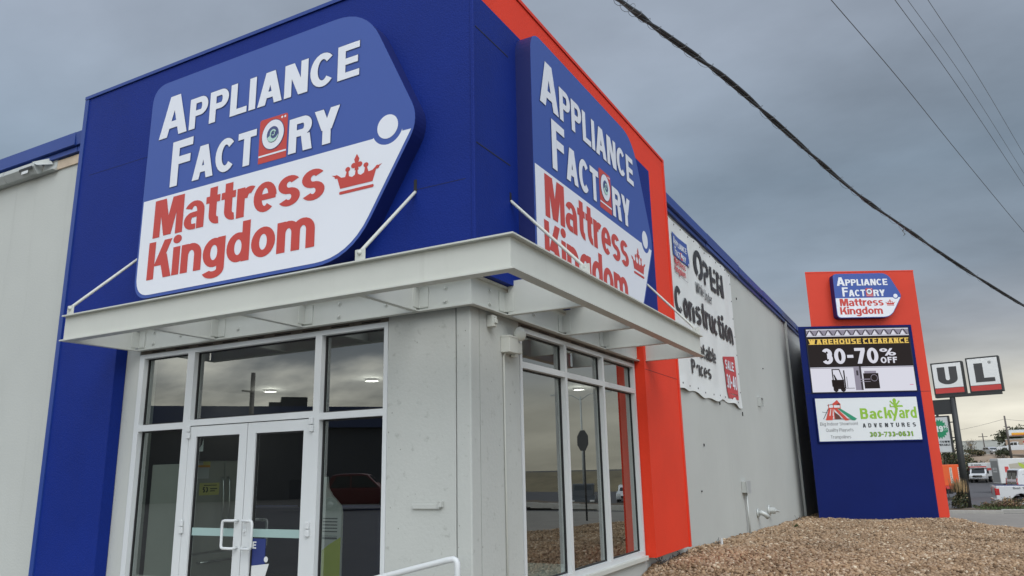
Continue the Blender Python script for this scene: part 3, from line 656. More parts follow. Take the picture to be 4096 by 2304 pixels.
# gutter on the far grey wall, torn at its end
o = thing('box_gutter', 'grey metal gutter with a torn open end under the blue flashing', 'gutter', (0, 0, 0))
prg = [(0, 6.17), (.03, 6.17), (.035, 6.14), (.155, 6.115), (.165, 6.05), (.10, 5.955), (.0, 5.955)]
b = MB().prism(prg, lambda u, v, q: (q, -u, v), -16, -8.02).prism([(u*.98, v) for u, v in prg], lambda u, v, q: (q, -u, v), -8.01, -7.25); b.build('trough', 'galvanised', o)
b = MB().prism([(0, 6.165), (.02, 6.165), (.03, 6.0), (.06, 5.97), (.09, 5.955), (0, 5.955)], lambda u, v, q: (q, -u, v), -7.24, -6.90)
b.face([(-7.3, -.165, 6.12), (-7.05, -.06, 6.16), (-6.98, -.04, 6.06), (-7.2, -.15, 6.06)]).face([(-7.55, -.166, 5.99), (-7.28, -.15, 5.97), (-7.26, -.13, 5.945), (-7.5, -.12, 5.935)]).build('torn_end', 'galvanised', o)
MB().use('black').box(-7.6, -7.28, -.168, -.1635, 6.02, 6.06).use('frame_paint').box(-7.52, -7.36, -.17, -.169, 5.965, 6.01).build('tear', None, o)
# along the side wall
o = thing('junction_box', 'grey electrical box with a thin conduit on the side wall', 'junction box', (0, 11.15, 0))
MB().box(0, .10, -.2, .2, 1.06, 1.30, .008).box(.10, .112, -.215, .215, 1.05, 1.31, .006).build('housing', 'galvanised', o)
MB().tube([(.05, .0, 1.06), (.05, .02, .1)], .022, 8).build('conduit', 'galvanised', o, True)
for y, z, lab, br in ((12.35, .58, 'elbow pipe fitting low on the side wall, nearer the red pillar', 0), (13.7, .56, 'flanged pipe fitting with a broken cap, farther along the side wall', 1)):
    o = thing('pipe_fitting', lab, 'pipe fitting', (0, y, z), 0, 'pipe fittings on the side wall')
    MB().lathe([(.13 if br else .10, 0), (.13 if br else .10, .03), (.07, .035)], (0, 0, 0), (1, 0, 0), 16).build('flange', 'galvanised', o, True)
    if br: MB().tube([(.02, 0, 0), (.16, .01, 0)], .075, 12).tube([(.16, .01, 0), (.17, .01, 0), (.23, .12, -.03)], [.055, .03, .02], 8).build('spout', 'galvanised', o)
    else: MB().tube([(.02, 0, 0), (.10, 0, 0), (.17, .03, -.04), (.22, .07, -.10)], .055, 12).build('spout', 'galvanised', o, True)
o = thing('wall_bracket', 'small open metal bracket high on the side wall past the banner', 'bracket', (0, 13.8, 3.16))
MB().box(0, .09, -.14, -.115, -.11, .11).box(0, .09, .115, .14, -.11, .11).box(0, .015, -.115, .115, -.11, -.085).box(0, .09, -.115, .115, .085, .11).build('bracket_arm', 'galvanised', o)
tag(MB().tube([(.42, 7.16, .15), (.41, 7.15, .475)], .022, 10).build('pipe_stub', 'frame_paint'), 'short white plastic pipe standing in the gravel by the wall', 'pipe')
tag(MB().box(-.55, .55, -.018, .018, -.012, .012).build('wooden_stake', 'wood', loc=(1.75, 17.6, .075), rz=.3), 'thin wooden stake lying on the gravel before the pylon', 'stake')
tag(MB().mesh([(-.07, -.04, 0), (.08, -.05, .02), (.05, .06, .05), (-.05, .05, .01), (.0, .0, .06)], [(0, 1, 4), (1, 2, 4), (2, 3, 4), (3, 0, 4)]).build('paper_scrap', 'sign_white', loc=(4.0, 9.6, .05)), 'crumpled scrap of white paper on the gravel', 'litter')
mat('weed_green', (.06, .085, .03), .7)
b = MB()
for i in range(46):
    a = random.uniform(0, 2*PI); l = random.uniform(.05, .17); e2 = random.uniform(.2, 1.2); p = Vector((random.gauss(0, .03), random.gauss(0, .03), 0)); dr = Vector((math.cos(a)*math.cos(e2), math.sin(a)*math.cos(e2), math.sin(e2)))
    s_ = dr.cross(Vector((0, 0, 1))).normalized()*.018; b.face([p, p+dr*l*.5+s_, p+dr*l, p+dr*l*.5-s_])
def twigs(x, y, n, sd):
    rr = random.Random(sd); q = MB()
    for i in range(n):
        p = Vector((rr.gauss(0, .05), rr.gauss(0, .12), 0)); a = rr.uniform(0, 6.3); e2 = rr.uniform(.1, 1.3); q.tube([p, p+Vector((math.cos(a)*math.cos(e2), math.sin(a)*math.cos(e2), math.sin(e2)))*rr.uniform(.05, .16)], .004, 4)
    return q.build('dry_twigs', 'charcoal', loc=(x, y, gravel_z(x, y)+.02))
for x, y, n, lab in ((.12, 4.9, 16, 'dark dry twigs in the gravel below the red pillar, nearest the window sill'), (.10, 5.9, 12, 'dark dry twigs in the gravel below the outer edge of the red pillar'), (.12, 7.9, 7, 'few dark twigs at the wall just past the white plastic pipe'), (.15, 17.2, 12, 'dark twigs against the wall near the pylon gap')):
    tag(twigs(x, y, n, int(y*10)), lab, 'twigs', 'dry twigs along the wall')
tag(b.build('weed', 'weed_green', loc=(.55, 14.0, .12)), 'small green weed growing in the gravel near the wall', 'weed')

# ------------------------------------------------------------------ vinyl banner
ban = thing('vinyl_banner', 'wrinkled white vinyl banner announcing construction prices on the side wall', 'banner', (0, 6.62, 2.92))
BW, BH = 5.02, 3.09
def bdep(u, v):
    q = .02+.012*math.sin(u*3.1+v*.7)+.006*math.sin(u*6.1-v*2.1)
    edge = max(0, .25-v)/.25; q += .03*edge*(1+math.sin(u*5))*.5
    return q
def bedge(u, v):
    """hem sags and the corners pull in"""
    z = v; q = u
    if v < .3: z = v+(.3-v)/.3*(.03*math.sin(u*2.2)+.022*math.sin(u*6.1+1)-.02)
    if v > BH-.3: z = v-(v-BH+.3)/.3*.02*(1+math.sin(u*5.5))
    if u < .4: q = u+(.4-u)*.35*max(0, (.7-v))
    if u > BW-.4: q = u+(u-BW+.4)*(.10*math.sin(v*2.6)+.02)
    return q, z
def bpt(u, v, q=0): a, z = bedge(u, v); return (bdep(u, v)+q, a, z)
b = MB(); nu, nv = 110, 64
b.mesh([bpt(BW*i/nu, BH*j/nv) for j in range(nv+1) for i in range(nu+1)], [(j*(nu+1)+i, j*(nu+1)+i+1, (j+1)*(nu+1)+i+1, (j+1)*(nu+1)+i) for j in range(nv) for i in range(nu)])
b.build('cloth', 'vinyl', ban, True)
def fine(ps, m=.12):
    """cut strokes into short pieces so that they follow the folds"""
    o = []
    for l, p in ps:
        if len(p) != 4: o.append((l, p)); continue
        n = max(1, int(max(math.dist(p[0], p[1]), math.dist(p[3], p[2]))/m)); k = max(1, int(max(math.dist(p[0], p[3]), math.dist(p[1], p[2]))/m))
        g = lambda a, c: tuple((p[0][z]*(1-a)+p[1][z]*a)*(1-c)+(p[3][z]*(1-a)+p[2][z]*a)*c for z in (0, 1))
        for i in range(n):
            for j in range(k): o.append((l, [g(i/n, j/k), g((i+1)/n, j/k), g((i+1)/n, (j+1)/k), g(i/n, (j+1)/k)]))
    return o
bk = [text('OPEN', 1.66, 2.28, .60, 2.39, .225, .09, .86), text('While', 1.68, 1.97, .21, .56, .15, .10), text('Under', 2.33, 1.94, .22, .64, .15, .10),
      text('Construction', .16, 1.33, .50, 4.5, .215, .07), text('Unbeatable', .50, .70, .29, 2.38, .2, .08), text('Prices', .98, .34, .27, 1.32, .2, .09)]
def torn(ps, k):
    """letters that have flaked: shift odd pieces a little"""
    r = random.Random(5); o = []
    for l, p in ps:
        if r.random() < k: continue
        o.append((l, p))
    return o
for w_ in bk: MB().polys(torn(fine(w_), .02), bpt, .018, .0006).build('lettering', 'banner_black', ban)
tagp = [(3.55, 1.02), (3.62, 1.10), (4.48, 1.10), (4.62, .36), (4.62, .14), (3.62, .14), (3.40, .50)]
tagq = [(3.42, .12), (4.55, .12), (4.62, 1.02), (3.55, 1.08)]
q = [(3.62, .15), (4.62, .15), (4.55, 1.04), (3.70, 1.10), (3.54, .92)]
b = MB().use('banner_red').polys(fine([(0, [(3.68, .20), (4.62, .20), (4.56, 1.06), (3.52, .94)])]), bpt, .015).polys([(0, [(3.68, .20), (4.62, .20), (4.60, .13), (3.76, .10)])], bpt, .016)
b.use('sign_white').polys(fine(text('SALE', 3.63, .70, .20, .74, .22, .10)+text('30-40', 3.66, .30, .30, .86, .19, .06)), bpt, .022, .0006).build('price_tag', None, ban)
st_r = [(2.5+1.0*(i/14), .62+.16*math.sin(i/14*PI*2)) for i in range(15)]
k = .285; LX, LY = .25, 2.04
lo = MB().use('sign_blue').polys(fine([(0, [(a*k+LX, c*k+LY) for a, c in rect(.03, 1.21, 3.55, 2.72)])], .25)+[(1, [(a*k+LX, c*k+LY) for a, c in ((3.55, 1.21), (4.0, 1.25), (3.9, 1.7), (3.55, 2.45))])], bpt, .016)
lo.use('sign_white').polys(fine([(l, [(a*k+LX, c*k+LY) for a, c in p]) for l, p in SH['letters']]), bpt, .020, .0004)
lo.use('banner_red').polys(fine([(l, [(a*k+LX, c*k+LY) for a, c in p]) for l, p in SH['red']]), bpt, .018, .0004).polys([(0, [(a*k+LX, c*k+LY) for a, c in rect(1.92, 1.28, 2.33, 1.8)])], bpt, .018)
lo.use('sign_white').polys([(0, [(a*k+LX, c*k+LY) for a, c in SH['drum']]), (0, [(a*k+LX, c*k+LY) for a, c in SH['eyelet']])], bpt, .024)
lo.use('charcoal').polys([(0, [(a*k+LX, c*k+LY) for a, c in rect(.06, .03, 3.3, .05)]), (0, [(a*k+LX, c*k+LY) for a, c in rect(3.28, .04, 3.31, 1.1)])], bpt, .018)
lo.build('logo', None, ban)
b = MB().use('charcoal')
for i in range(12): b.lathe([(.016, 0), (.016, .008)], Vector(bpt(.1+i*.437, BH-.05)), (1, 0, 0), 8)
for i in range(9): b.lathe([(.016, 0), (.016, .008)], Vector(bpt(.2+i*.55, .09)), (1, 0, 0), 8)
for i in range(7): b.lathe([(.016, 0), (.016, .008)], Vector(bpt(BW-.06, .3+i*.42)), (1, 0, 0), 8)
b.build('grommet', None, ban); ban.children[-1]['kind'] = 'stuff'

#__PART2__
# ------------------------------------------------------------------ roadside pylon
mat('pylon_blue', (.004, .012, .10), .6, var=.08, vscale=.8, spec=.12)
mat('pylon_red', (.60, .05, .025), .5, var=.04, vscale=.8, spec=.25)
def emis(name, col, k=1.0): return mat(name, (.01, .01, .01), .4, emit=col, estr=k)
emis('led_white', (.66, .66, .74)); emis('led_black', (.018, .013, .013)); emis('led_yellow', (.75, .52, .12)); emis('led_grey', (.26, .24, .30)); emis('led_red', (.6, .05, .2)); emis('led_dark', (.05, .045, .055))
P0 = Vector((.55, 18.27, 0)); TH = R(29)
pyl = thing('pylon_sign', 'tall red and blue pylon with a lit screen at the far end of the store', 'pylon sign', P0, TH)
def loc_(x, y): v = Matrix.Rotation(-TH, 3, 'Z') @ (Vector((x, y, 0))-P0); return (v.x, v.y)
MB().prism([(0, 0), (3.48, 0), (3.48, .5), loc_(2.6, 23.2), loc_(.07, 22.9)], lambda u, v, q: (u, v, q), -.3, 5.70).build('body', 'pylon_blue', pyl)  # unseen rear is shaped to hug the wall and keep the gap dark
MB().prism([(.43, .05), (3.82, .05), (3.6, .75), (.95, .75)], lambda u, v, q: (u, v, q), -.3, 7.42).build('tower', 'pylon_red', pyl)
MB().prism([(.425, .042), (3.828, .042), (3.6, .76), (.95, .76)], lambda u, v, q: (u, v, q), 7.40, 7.43).build('cap', 'red_metal', pyl)
MB().box(.002, 3.478, -.0015, 0, 3.668, 3.680).box(3.482, 3.818, .0485, .0499, 3.668, 3.68).build('joint', 'joint_black', pyl)
cabf = lambda u, v, q: (1.15+u, .05-q, 5.905+v)
cab = thing('cabinet_sign', 'small arrow-shaped store sign box high on the red pylon', 'sign', P0, TH)
shop_sign(None, None, None, cabf, .508, .26, parent=cab)
# lit screen
fn = lambda u, v, q: (u, -q, v)
scr = thing('led_screen', 'lit clearance sale screen set in the blue pylon', 'screen', P0, TH)
X0, X1, Z0, Z1 = .225, 3.355, 3.70, 5.605
b = MB().box(X0-.03, X1+.03, -.02, -.001, Z0-.03, Z1+.03); b.build('bezel', 'joint_black', scr)
b = MB().use('led_black').face([fn(u, v, .022) for u, v in rect(X0, 4.455, X1, Z1)]).use('led_white').face([fn(u, v, .022) for u, v in rect(X0, Z0, X1, 4.44)])
b.use('led_grey').face([fn(u, v, .024) for u, v in rect(X0, 4.405, X1, 4.425)]).face([fn(u, v, .023) for u, v in rect(X0, 5.40, X1, 5.575)])
b.use('led_white').face([fn(u, v, .025) for u, v in rect(X0, 5.375, X1, 5.40)]).face([fn(u, v, .025) for u, v in rect(X0, 5.572, X1, 5.60)])
for i in range(11):
    x = X0+.06+i*.285
    if x+.14 < X1: b.use('led_white').face([fn(u, v, .026) for u, v in ((x-.05, 5.41), (x+.12, 5.41), (x+.035, 5.55))])
    b.use('led_dark').face([fn(u, v, .027) for u, v in ((x-.09, 5.40), (x-.055, 5.40), (x+.055, 5.575), (x+.02, 5.575))])
    if x+.2 < X1: b.face([fn(u, v, .028) for u, v in ((x+.155, 5.40), (x+.19, 5.40), (x+.08, 5.575), (x+.045, 5.575))])
b.use('led_yellow').polys(text('WAREHOUSE', .265, 5.135, .165, 1.60, .24, .15, serif=.09)+text('CLEARANCE', 1.93, 5.135, .165, 1.385, .23, .15, serif=.09), fn, .026, .0006)
b.use('led_white').polys(text('30-70', .615, 4.535, .475, 1.72, .215, .09)+text('%', 2.385, 4.76, .225, .50, .2)+text('OFF', 2.39, 4.535, .185, .50, .22, .14), fn, .026, .0006)
# fork lift carrying a fridge and a washer
b.use('led_black')
for p in (rect(.83, 3.86, 1.20, 4.06), [(.83, 4.06), (1.2, 4.0), (1.2, 3.78), (.86, 3.78)], rect(.86, 4.06, .895, 4.38), rect(.86, 4.355, 1.10, 4.385), [(1.10, 4.385), (1.075, 4.36), (1.17, 4.02), (1.20, 4.02)], rect(1.205, 3.80, 1.245, 4.34), [(.93, 4.06), (.90, 4.22), (.93, 4.22), (1.0, 4.06)], rect(1.245, 3.795, 1.50, 3.81), rect(1.285, 3.80, 1.30, 4.15), disc(.93, 3.775, .075), disc(1.15, 3.775, .075)): b.face([fn(u, v, .026) for u, v in p])
b.use('led_grey').face([fn(u, v, .026) for u, v in rect(1.53, 3.74, 1.70, 4.45)]).use('led_dark').face([fn(u, v, .027) for u, v in rect(1.70, 3.74, 1.76, 4.45)]).face([fn(u, v, .027) for u, v in rect(1.60, 4.18, 1.66, 4.33)])
b.use('led_black').face([fn(u, v, .028) for u, v in rect(1.80, 3.78, 2.26, 4.24)]).use('led_grey').face([fn(u, v, .029) for u, v in rect(1.84, 4.24, 2.20, 4.31)]).face([fn(u, v, .029) for u, v in rect(1.58, 4.05, 2.0, 4.075)]).face([fn(u, v, .029) for u, v in rect(1.58, 3.985, 2.0, 4.0)])
b.polys([(0, p) for p in ell(2.12, 4.10, .105, .105, 0, 360, .014, .014)], fn, .029).use('led_red').face([fn(u, v, .026) for u, v in rect(3.17, 3.87, 3.28, 3.885)])
b.build('display', None, scr)
# tenant panel
mat('panel_white', (.66, .69, .70), .35); mat('leaf_green', (.24, .45, .03), .45); mat('ink', (.03, .035, .04), .5); mat('ink_soft', (.09, .095, .105), .5); mat('play_red', (.55, .055, .03), .5); mat('play_green', (.01, .25, .13), .5); mat('play_brown', (.10, .025, .015), .6); mat('shade_grey', (.32, .32, .33), .6)
pan = thing('tenant_panel', 'white backyard playset advertising panel on the blue pylon below the screen', 'sign', P0, TH)
MB().box(.215, 3.325, -.05, -.001, 2.225, 3.545).build('frame', 'pylon_blue', pan)
MB().face([fn(u, v, .052) for u, v in rect(.25, 2.26, 3.29, 3.51)]).build('face_panel', 'panel_white', pan)
fp = lambda u, v, q: fn(u, v, .054+q)
gr = text('B', 1.545, 2.885, .315, .235, .22)+text('a', 1.815, 2.885, .315, .21, .22)+text('ck', 2.05, 2.885, .335, .42, .2, .08)+text('ard', 2.70, 2.885, .335, .53, .2, .08)
yy = [(0, [(2.435, 3.13), (2.50, 3.13), (2.565, 2.99), (2.545, 2.93)]), (1, [(2.50, 2.815), (2.56, 2.815), (2.64, 3.0), (2.70, 3.19), (2.62, 3.19)]), (2, [(2.60, 3.17), (2.72, 3.22), (2.85, 3.215), (2.84, 3.27), (2.66, 3.27), (2.58, 3.24)]),
      (3, rect(2.575, 3.2, 2.655, 3.38)), (4, disc(2.615, 3.41, .055, .065, 18)), (5, [(2.46, 3.385), (2.49, 3.415), (2.60, 3.31), (2.60, 3.25)]), (6, [(2.75, 3.415), (2.78, 3.385), (2.65, 3.24), (2.65, 3.31)]), (7, rect(2.465, 3.215, 2.60, 3.25)), (8, rect(2.455, 3.215, 2.495, 3.30))]
MB().polys(gr+yy, fp, 0, .0005).build('lettering', 'leaf_green', pan)
b = MB()
for i, ch in enumerate('ADVENTURES'): b.polys(text(ch, 1.575+i*.1655, 2.635, .122, .095 if ch != 'E' else .08, .24), fp, 0, .0005)
b.build('lettering', 'ink', pan)
MB().use('ink_soft').polys(grow(text('303-733-0631', 1.745, 2.365, .135, 1.29, .2, .12), .006), fp, 0, .0004).use('leaf_green').polys(text('303-733-0631', 1.745, 2.365, .135, 1.29, .16, .16), fp, .006, .0004).build('lettering', None, pan)
for ln in ((('Big', .32, .17), ('Indoor', .53, .33), ('Showroom!', .90, .54)), (('Quailty', .47, .36), ('Playsets', .865, .42)), (('Trampolines', .59, .60),)):
    z_ = {3: 2.715, 2: 2.535, 1: 2.335}[len(ln)]; b = MB()
    for w_, x_, wd_ in ln: b.polys(text(w_, x_, z_, .095, wd_, .12, .12), fp, 0, .0004)
    b.build('lettering', 'ink_soft', pan)
b = MB().use('shade_grey').face([fp(u, v, 0) for u, v in [(.42, 2.89), (1.36, 2.86), (1.42, 2.90), (.9, 2.93)]])
b.use('play_red')
for i, p in enumerate(([(.74, 3.34), (.90, 3.46), (1.0, 3.33), (.98, 3.31), (.76, 3.31)], rect(.76, 2.90, .785, 3.32), rect(.965, 3.14, .985, 3.32), rect(.62, 3.20, .98, 3.235), [(.62, 3.2), (.68, 3.2), (.58, 2.87), (.50, 2.87)], [(.70, 3.2), (.75, 3.2), (.70, 2.88), (.63, 2.88)], [(.58, 3.0), (.74, 3.0), (.70, 2.87), (.50, 2.87)], [(.78, 3.2), (.88, 3.2), (1.2, 2.86), (1.08, 2.85)], rect(.62, 3.2, .64, 3.34))): b.face([fp(u, v, .001+i*.0006) for u, v in p])
b.use('play_brown').face([fp(u, v, .0005) for u, v in [(.78, 3.12), (.92, 3.0), (.98, 2.9), (.78, 2.89)]]).face([fp(u, v, .007) for u, v in [(.87, 3.34), (.96, 3.36), (.97, 3.31), (.88, 3.31)]]).use('ink').face([fp(u, v, .0075) for u, v in [(.59, 3.31), (.75, 3.345), (.75, 3.33), (.6, 3.3)]]).face([fp(u, v, .001) for u, v in [(.61, 3.22), (.625, 3.2), (.445, 2.90), (.43, 2.91)]]).face([fp(u, v, .001) for u, v in [(.42, 3.12), (.60, 3.09), (.60, 3.08), (.42, 3.105)]])
b.use('play_green').face([fp(u, v, .008) for u, v in [(.88, 3.21), (.98, 3.2), (1.43, 2.90), (1.36, 2.85), (1.28, 2.86)]])
b.build('picture', None, pan)

# ------------------------------------------------------------------ overhead cables
mat('cable_black', (.018, .018, .019), .5); mat('wire_grey', (.11, .115, .12), .5)
def catmull(pts, n=12):
    o = []; P = [Vector(p) for p in pts]; P = [P[0]*2-P[1]]+P+[P[-1]*2-P[-2]]
    for i in range(1, len(P)-2):
        for k in range(n):
            t_ = k/n; a, b_, c, e_ = P[i-1:i+3]
            o.append(.5*((2*b_)+(c-a)*t_+(2*a-5*b_+4*c-e_)*t_**2+(3*b_-a-3*c+e_)*t_**3))
    return o+[P[-2]]
main = catmull([at(*p) for p in ((2250, -170, 7.6), (2440, -28, 9), (2620, 108, 10.4), (2900, 312, 12.4), (3160, 540, 14.5), (3400, 752, 17), (3610, 905, 19.5), (3850, 1070, 23), (4100, 1226, 27), (4400, 1395, 33))], 10)
cab_ = thing('overhead_cable', 'thick black bundled cable lashed with wire, sagging across the sky', 'cable', main[0])
o0 = main[0]
b1, b2, b3 = MB(), MB(), MB(); pa, pb, pc = [], [], []
for i, p in enumerate(main):
    q = i*.42+math.sin(i*.7)*.5; a = Vector((math.cos(q), .2, math.sin(q))); pa.append(p-o0+a*.024); pb.append(p-o0-a*.024)
    for k in range(6):
        t_ = k/6; nx_ = main[min(i+1, len(main)-1)]; r_ = p.lerp(nx_, t_); w_ = (i+t_)*3.4
        pc.append(r_-o0+Vector((math.cos(w_), 0, math.sin(w_)))*(.062+.025*max(0, math.sin((i+t_)*.55))))
b1.tube(pa, .030, 8).build('strand', 'cable_black', cab_, True); b2.tube(pb, .026, 8).build('strand', 'cable_black', cab_, True); b3.tube(pc, .0035, 5).build('lashing_wire', 'wire_grey', cab_, True)
tg = Vector(at(3612, 908, 19.5))-o0
MB().tube([tg+Vector((.06*math.sin(i*2.1)*.5, 0, -.05*i)) for i in range(6)], [.02, .012, .016, .01, .014, .004], 6).build('frayed_tail', 'wire_grey', cab_)
for pts, lab, rr in ((((3180, -170, 17), (3325, 0, 20), (3594, 314, 25), (3836, 614, 32), (4096, 928, 40), (4300, 1160, 47)), 'thin dark wire, nearest the thick cable, high in the sky', .014),
                 (((3440, -190, 20), (3580, 0, 23), (3830, 345, 31), (4096, 745, 44), (4300, 1060, 56)), 'thin dark wire, second from the thick cable', .012),
                 (((3490, -190, 20), (3631, 0, 23), (3870, 336, 31), (4096, 694, 44), (4300, 1020, 56)), 'fine wire, third from the thick cable', .009),
                 (((3580, -190, 20), (3712, 0, 23), (3920, 320, 31), (4096, 619, 42), (4300, 970, 56)), 'fine wire in the top right corner, farthest from the thick cable', .010)):
    pp = catmull([at(*p) for p in pts], 8); tag(MB().tube([p-pp[0] for p in pp], rr, 6).build('overhead_wire', 'wire_grey', smooth=True, loc=pp[0]), lab, 'wire', 'thin wires overhead')

# ------------------------------------------------------------------ foliage helper
mat('leaf_dark', (.030, .038, .018), .8, var=.5, vscale=2); mat('leaf_mid', (.055, .065, .025), .8, var=.5, vscale=2); mat('leaf_dry', (.17, .13, .07), .85, var=.4, vscale=2); mat('leaf_tan', (.36, .245, .12), .85, var=.3, vscale=3); mat('leaf_rust', (.15, .08, .055), .85, var=.4, vscale=4); mat('leaf_bright', (.075, .12, .035), .8, var=.4, vscale=3); mat('bark', (.07, .055, .045), .9); mat('twig', (.16, .14, .125), .9)
def leaves(b, c, rad, n, size, mats_, clump=9):
    cs = []
    for i in range(clump):
        v = Vector((random.gauss(0, 1), random.gauss(0, 1), random.gauss(0, 1))).normalized()*random.uniform(.35, .85)
        cs.append((Vector((c[0]+v.x*rad[0], c[1]+v.y*rad[1], c[2]+v.z*rad[2])), random.uniform(.3, .5)))
    for i in range(n):
        q, k = random.choice(cs); p = q+Vector((random.gauss(0, .55)*rad[0]*k, random.gauss(0, .55)*rad[1]*k, random.gauss(0, .55)*rad[2]*k))
        a = Vector((random.gauss(0, 1), random.gauss(0, 1), random.gauss(0, 1))).normalized(); e_ = a.orthogonal().normalized()*size*random.uniform(.5, 1.2); f_ = a.cross(e_).normalized()*size*random.uniform(.25, .6)
        b.use(random.choice(mats_)).face([p-e_, p-f_*.9, p+e_, p+f_*.9])
def bush(name, label, cat, base, w, h, n, size, mats_, group=None, clump=9):
    t = thing(name, label, cat, base, 0, group)
    b = MB(); leaves(b, (0, 0, h*.55), (w/2, w/2, h*.5), n, size, mats_, clump); b.build('foliage', None, t)
    b = MB()
    for i in range(5): a = i*1.3; b.tube([(0, 0, -.1), (math.cos(a)*w*.12, math.sin(a)*w*.12, h*.3), (math.cos(a)*w*.28, math.sin(a)*w*.28, h*.7)], [.03*h, .02*h, .008*h], 5)
    b.build('stem', 'twig', t); return t
def tree(label, base, h, w, mats_, n, group=None, name='tree', size=.3):
    t = thing(name, label, 'tree', base, 0, group)
    b = MB().tube([(0, 0, -.3), (.02*h, 0, h*.3), (-.01*h, .02*h, h*.62), (.01*h, 0, h*.92)], [.035*h, .028*h, .016*h, .004*h], 8)
    for i in range(7):
        a = i*2.4; z = h*(.3+.07*i); b.tube([(0, 0, z), (math.cos(a)*w*.2, math.sin(a)*w*.2, z+h*.1), (math.cos(a)*w*.4, math.sin(a)*w*.4, z+h*.16)], [.012*h, .008*h, .003*h], 5)
    b.build('trunk', 'bark', t)
    b = MB(); leaves(b, (0, 0, h*.62), (w/2, w/2, h*.4), n, size, mats_, 16); b.build('crown', None, t); return t
# bed of plants along the kerb
mat('soil', (.13, .095, .065), .95, var=.3, vscale=4, bump=.3, bscale=30)
b = MB(); xs_ = [-4+1.5*i for i in range(24)]
b.mesh([(x, 33.36+.52*(x-4)+q*4.2, -.57+.06*math.sin(x*1.3+q*3)-.25*max(0, q-.8)) for q in (0, .25, .5, .75, 1) for x in xs_], [(j*24+i, j*24+i+1, (j+1)*24+i+1, (j+1)*24+i) for j in range(4) for i in range(23)])
struct(b.build('planting_bed', 'soil', smooth=True))
p = at(3850, 2036, 37); t = thing('ornamental_shrub', 'upright shrub with a tan feathery top at the foot of the dark sign pole', 'shrub', (p[0], p[1], -.62))
b = MB(); leaves(b, (-.05, 0, .48), (.40, .40, .50), 700, .075, ['leaf_dark', 'leaf_mid', 'leaf_mid', 'leaf_dry'], 10); b.build('foliage', None, t)
b = MB()
for i in range(260):
    a = random.uniform(0, 2*PI); r_ = random.uniform(.05, .40); z0 = random.uniform(.78, 1.0); dx = Vector((math.cos(a), math.sin(a), 0)); p0 = dx*r_+Vector((0, 0, z0)); s_ = Vector((-math.sin(a), math.cos(a), 0))*.012
    hgt = random.uniform(.2, .5); b.use(random.choice(('leaf_tan', 'leaf_tan', 'leaf_dry'))).face([p0-s_, p0+s_, p0+s_*.6+dx*.05+Vector((0, 0, hgt)), p0-s_*.6+dx*.05+Vector((0, 0, hgt))])
b.build('seed_head', None, t)
for px, w_, h_, mm, lab in ((3935, 1.1, .30, ['leaf_bright', 'leaf_mid', 'leaf_dry'], 'low green plant nearest the tan-topped shrub in the kerb bed'), (3985, 1.2, .36, ['leaf_rust', 'leaf_dry', 'leaf_mid'], 'rust flecked low plant in the middle of the kerb bed'), (4035, 1.3, .46, ['leaf_rust', 'leaf_rust', 'leaf_mid', 'leaf_tan'], 'brown flowered bush in the kerb bed by the pickup wheel'), (4085, 1.3, .58, ['leaf_rust', 'leaf_dark', 'leaf_mid', 'leaf_tan'], 'tallest brown bush of the kerb bed, cut by the frame edge')):
    p = at(px, 2030, 37.2); bush('flower_bush', lab, 'plant', (p[0], p[1], -.62), w_, h_, 520, .06, mm, 'low plants in the kerb bed')
b = MB()
for i in range(900):
    px = random.uniform(3905, 4190); p = Vector(at(px, 2034, random.uniform(35.6, 37.6))); p.z = -.6; a = random.uniform(0, 6.3); s_ = Vector((math.cos(a), math.sin(a), 0))*.03; b.use(random.choice(('leaf_bright', 'leaf_mid'))).face([p-s_, p+s_, p+Vector((random.gauss(0, .04), random.gauss(0, .04), random.uniform(.06, .2)))])
o = b.build('ground_cover'); o['kind'] = 'stuff'; tag(o, 'bright green ground cover along the kerb', 'ground cover')

# ------------------------------------------------------------------ rental yard sign
mat('pole_dark', (.028, .03, .031), .55, var=.1, vscale=1); mat('sign_face_white', (.74, .75, .74), .4); mat('yard_red', (.52, .05, .045), .45); mat('letter_dark', (.05, .05, .052), .5); mat('promo_green', (.02, .26, .12), .45); mat('orange_paint', (.72, .11, .02), .5, var=.06, vscale=1); mat('cream', (.62, .56, .47), .6)
D1 = 38; org = Vector(at(3838, 1700, D1)); org.z = -.68; ANG = -.2
rent = thing('rental_sign', 'tall dark pole holding a pair of white letter boxes with red bars', 'sign', org, ANG)
def yl(px, py, dep=0):
    """local place on the sign's own upright plane"""
    c = Vector(CAM); q = Vector(at(px, py, 1))-c; n_ = Vector((math.sin(ANG), -math.cos(ANG), 0)); t_ = ((org+n_*dep-c) @ n_)/(q @ n_)
    v = Matrix.Rotation(-ANG, 3, 'Z') @ (c+q*t_-org); return v.x, v.z
xb, _ = yl(3866, 2035); xt, zt = yl(3812, 1590); zt2 = yl(3812, 1565)[1]
MB().tube([(-.20, 0, -.2), (-.12, 0, zt)], [.185, .125], 20).tube([(-.12, 0, zt), (-.12, 0, 5.41)], .09, 12).build('pole', 'pole_dark', rent, True)
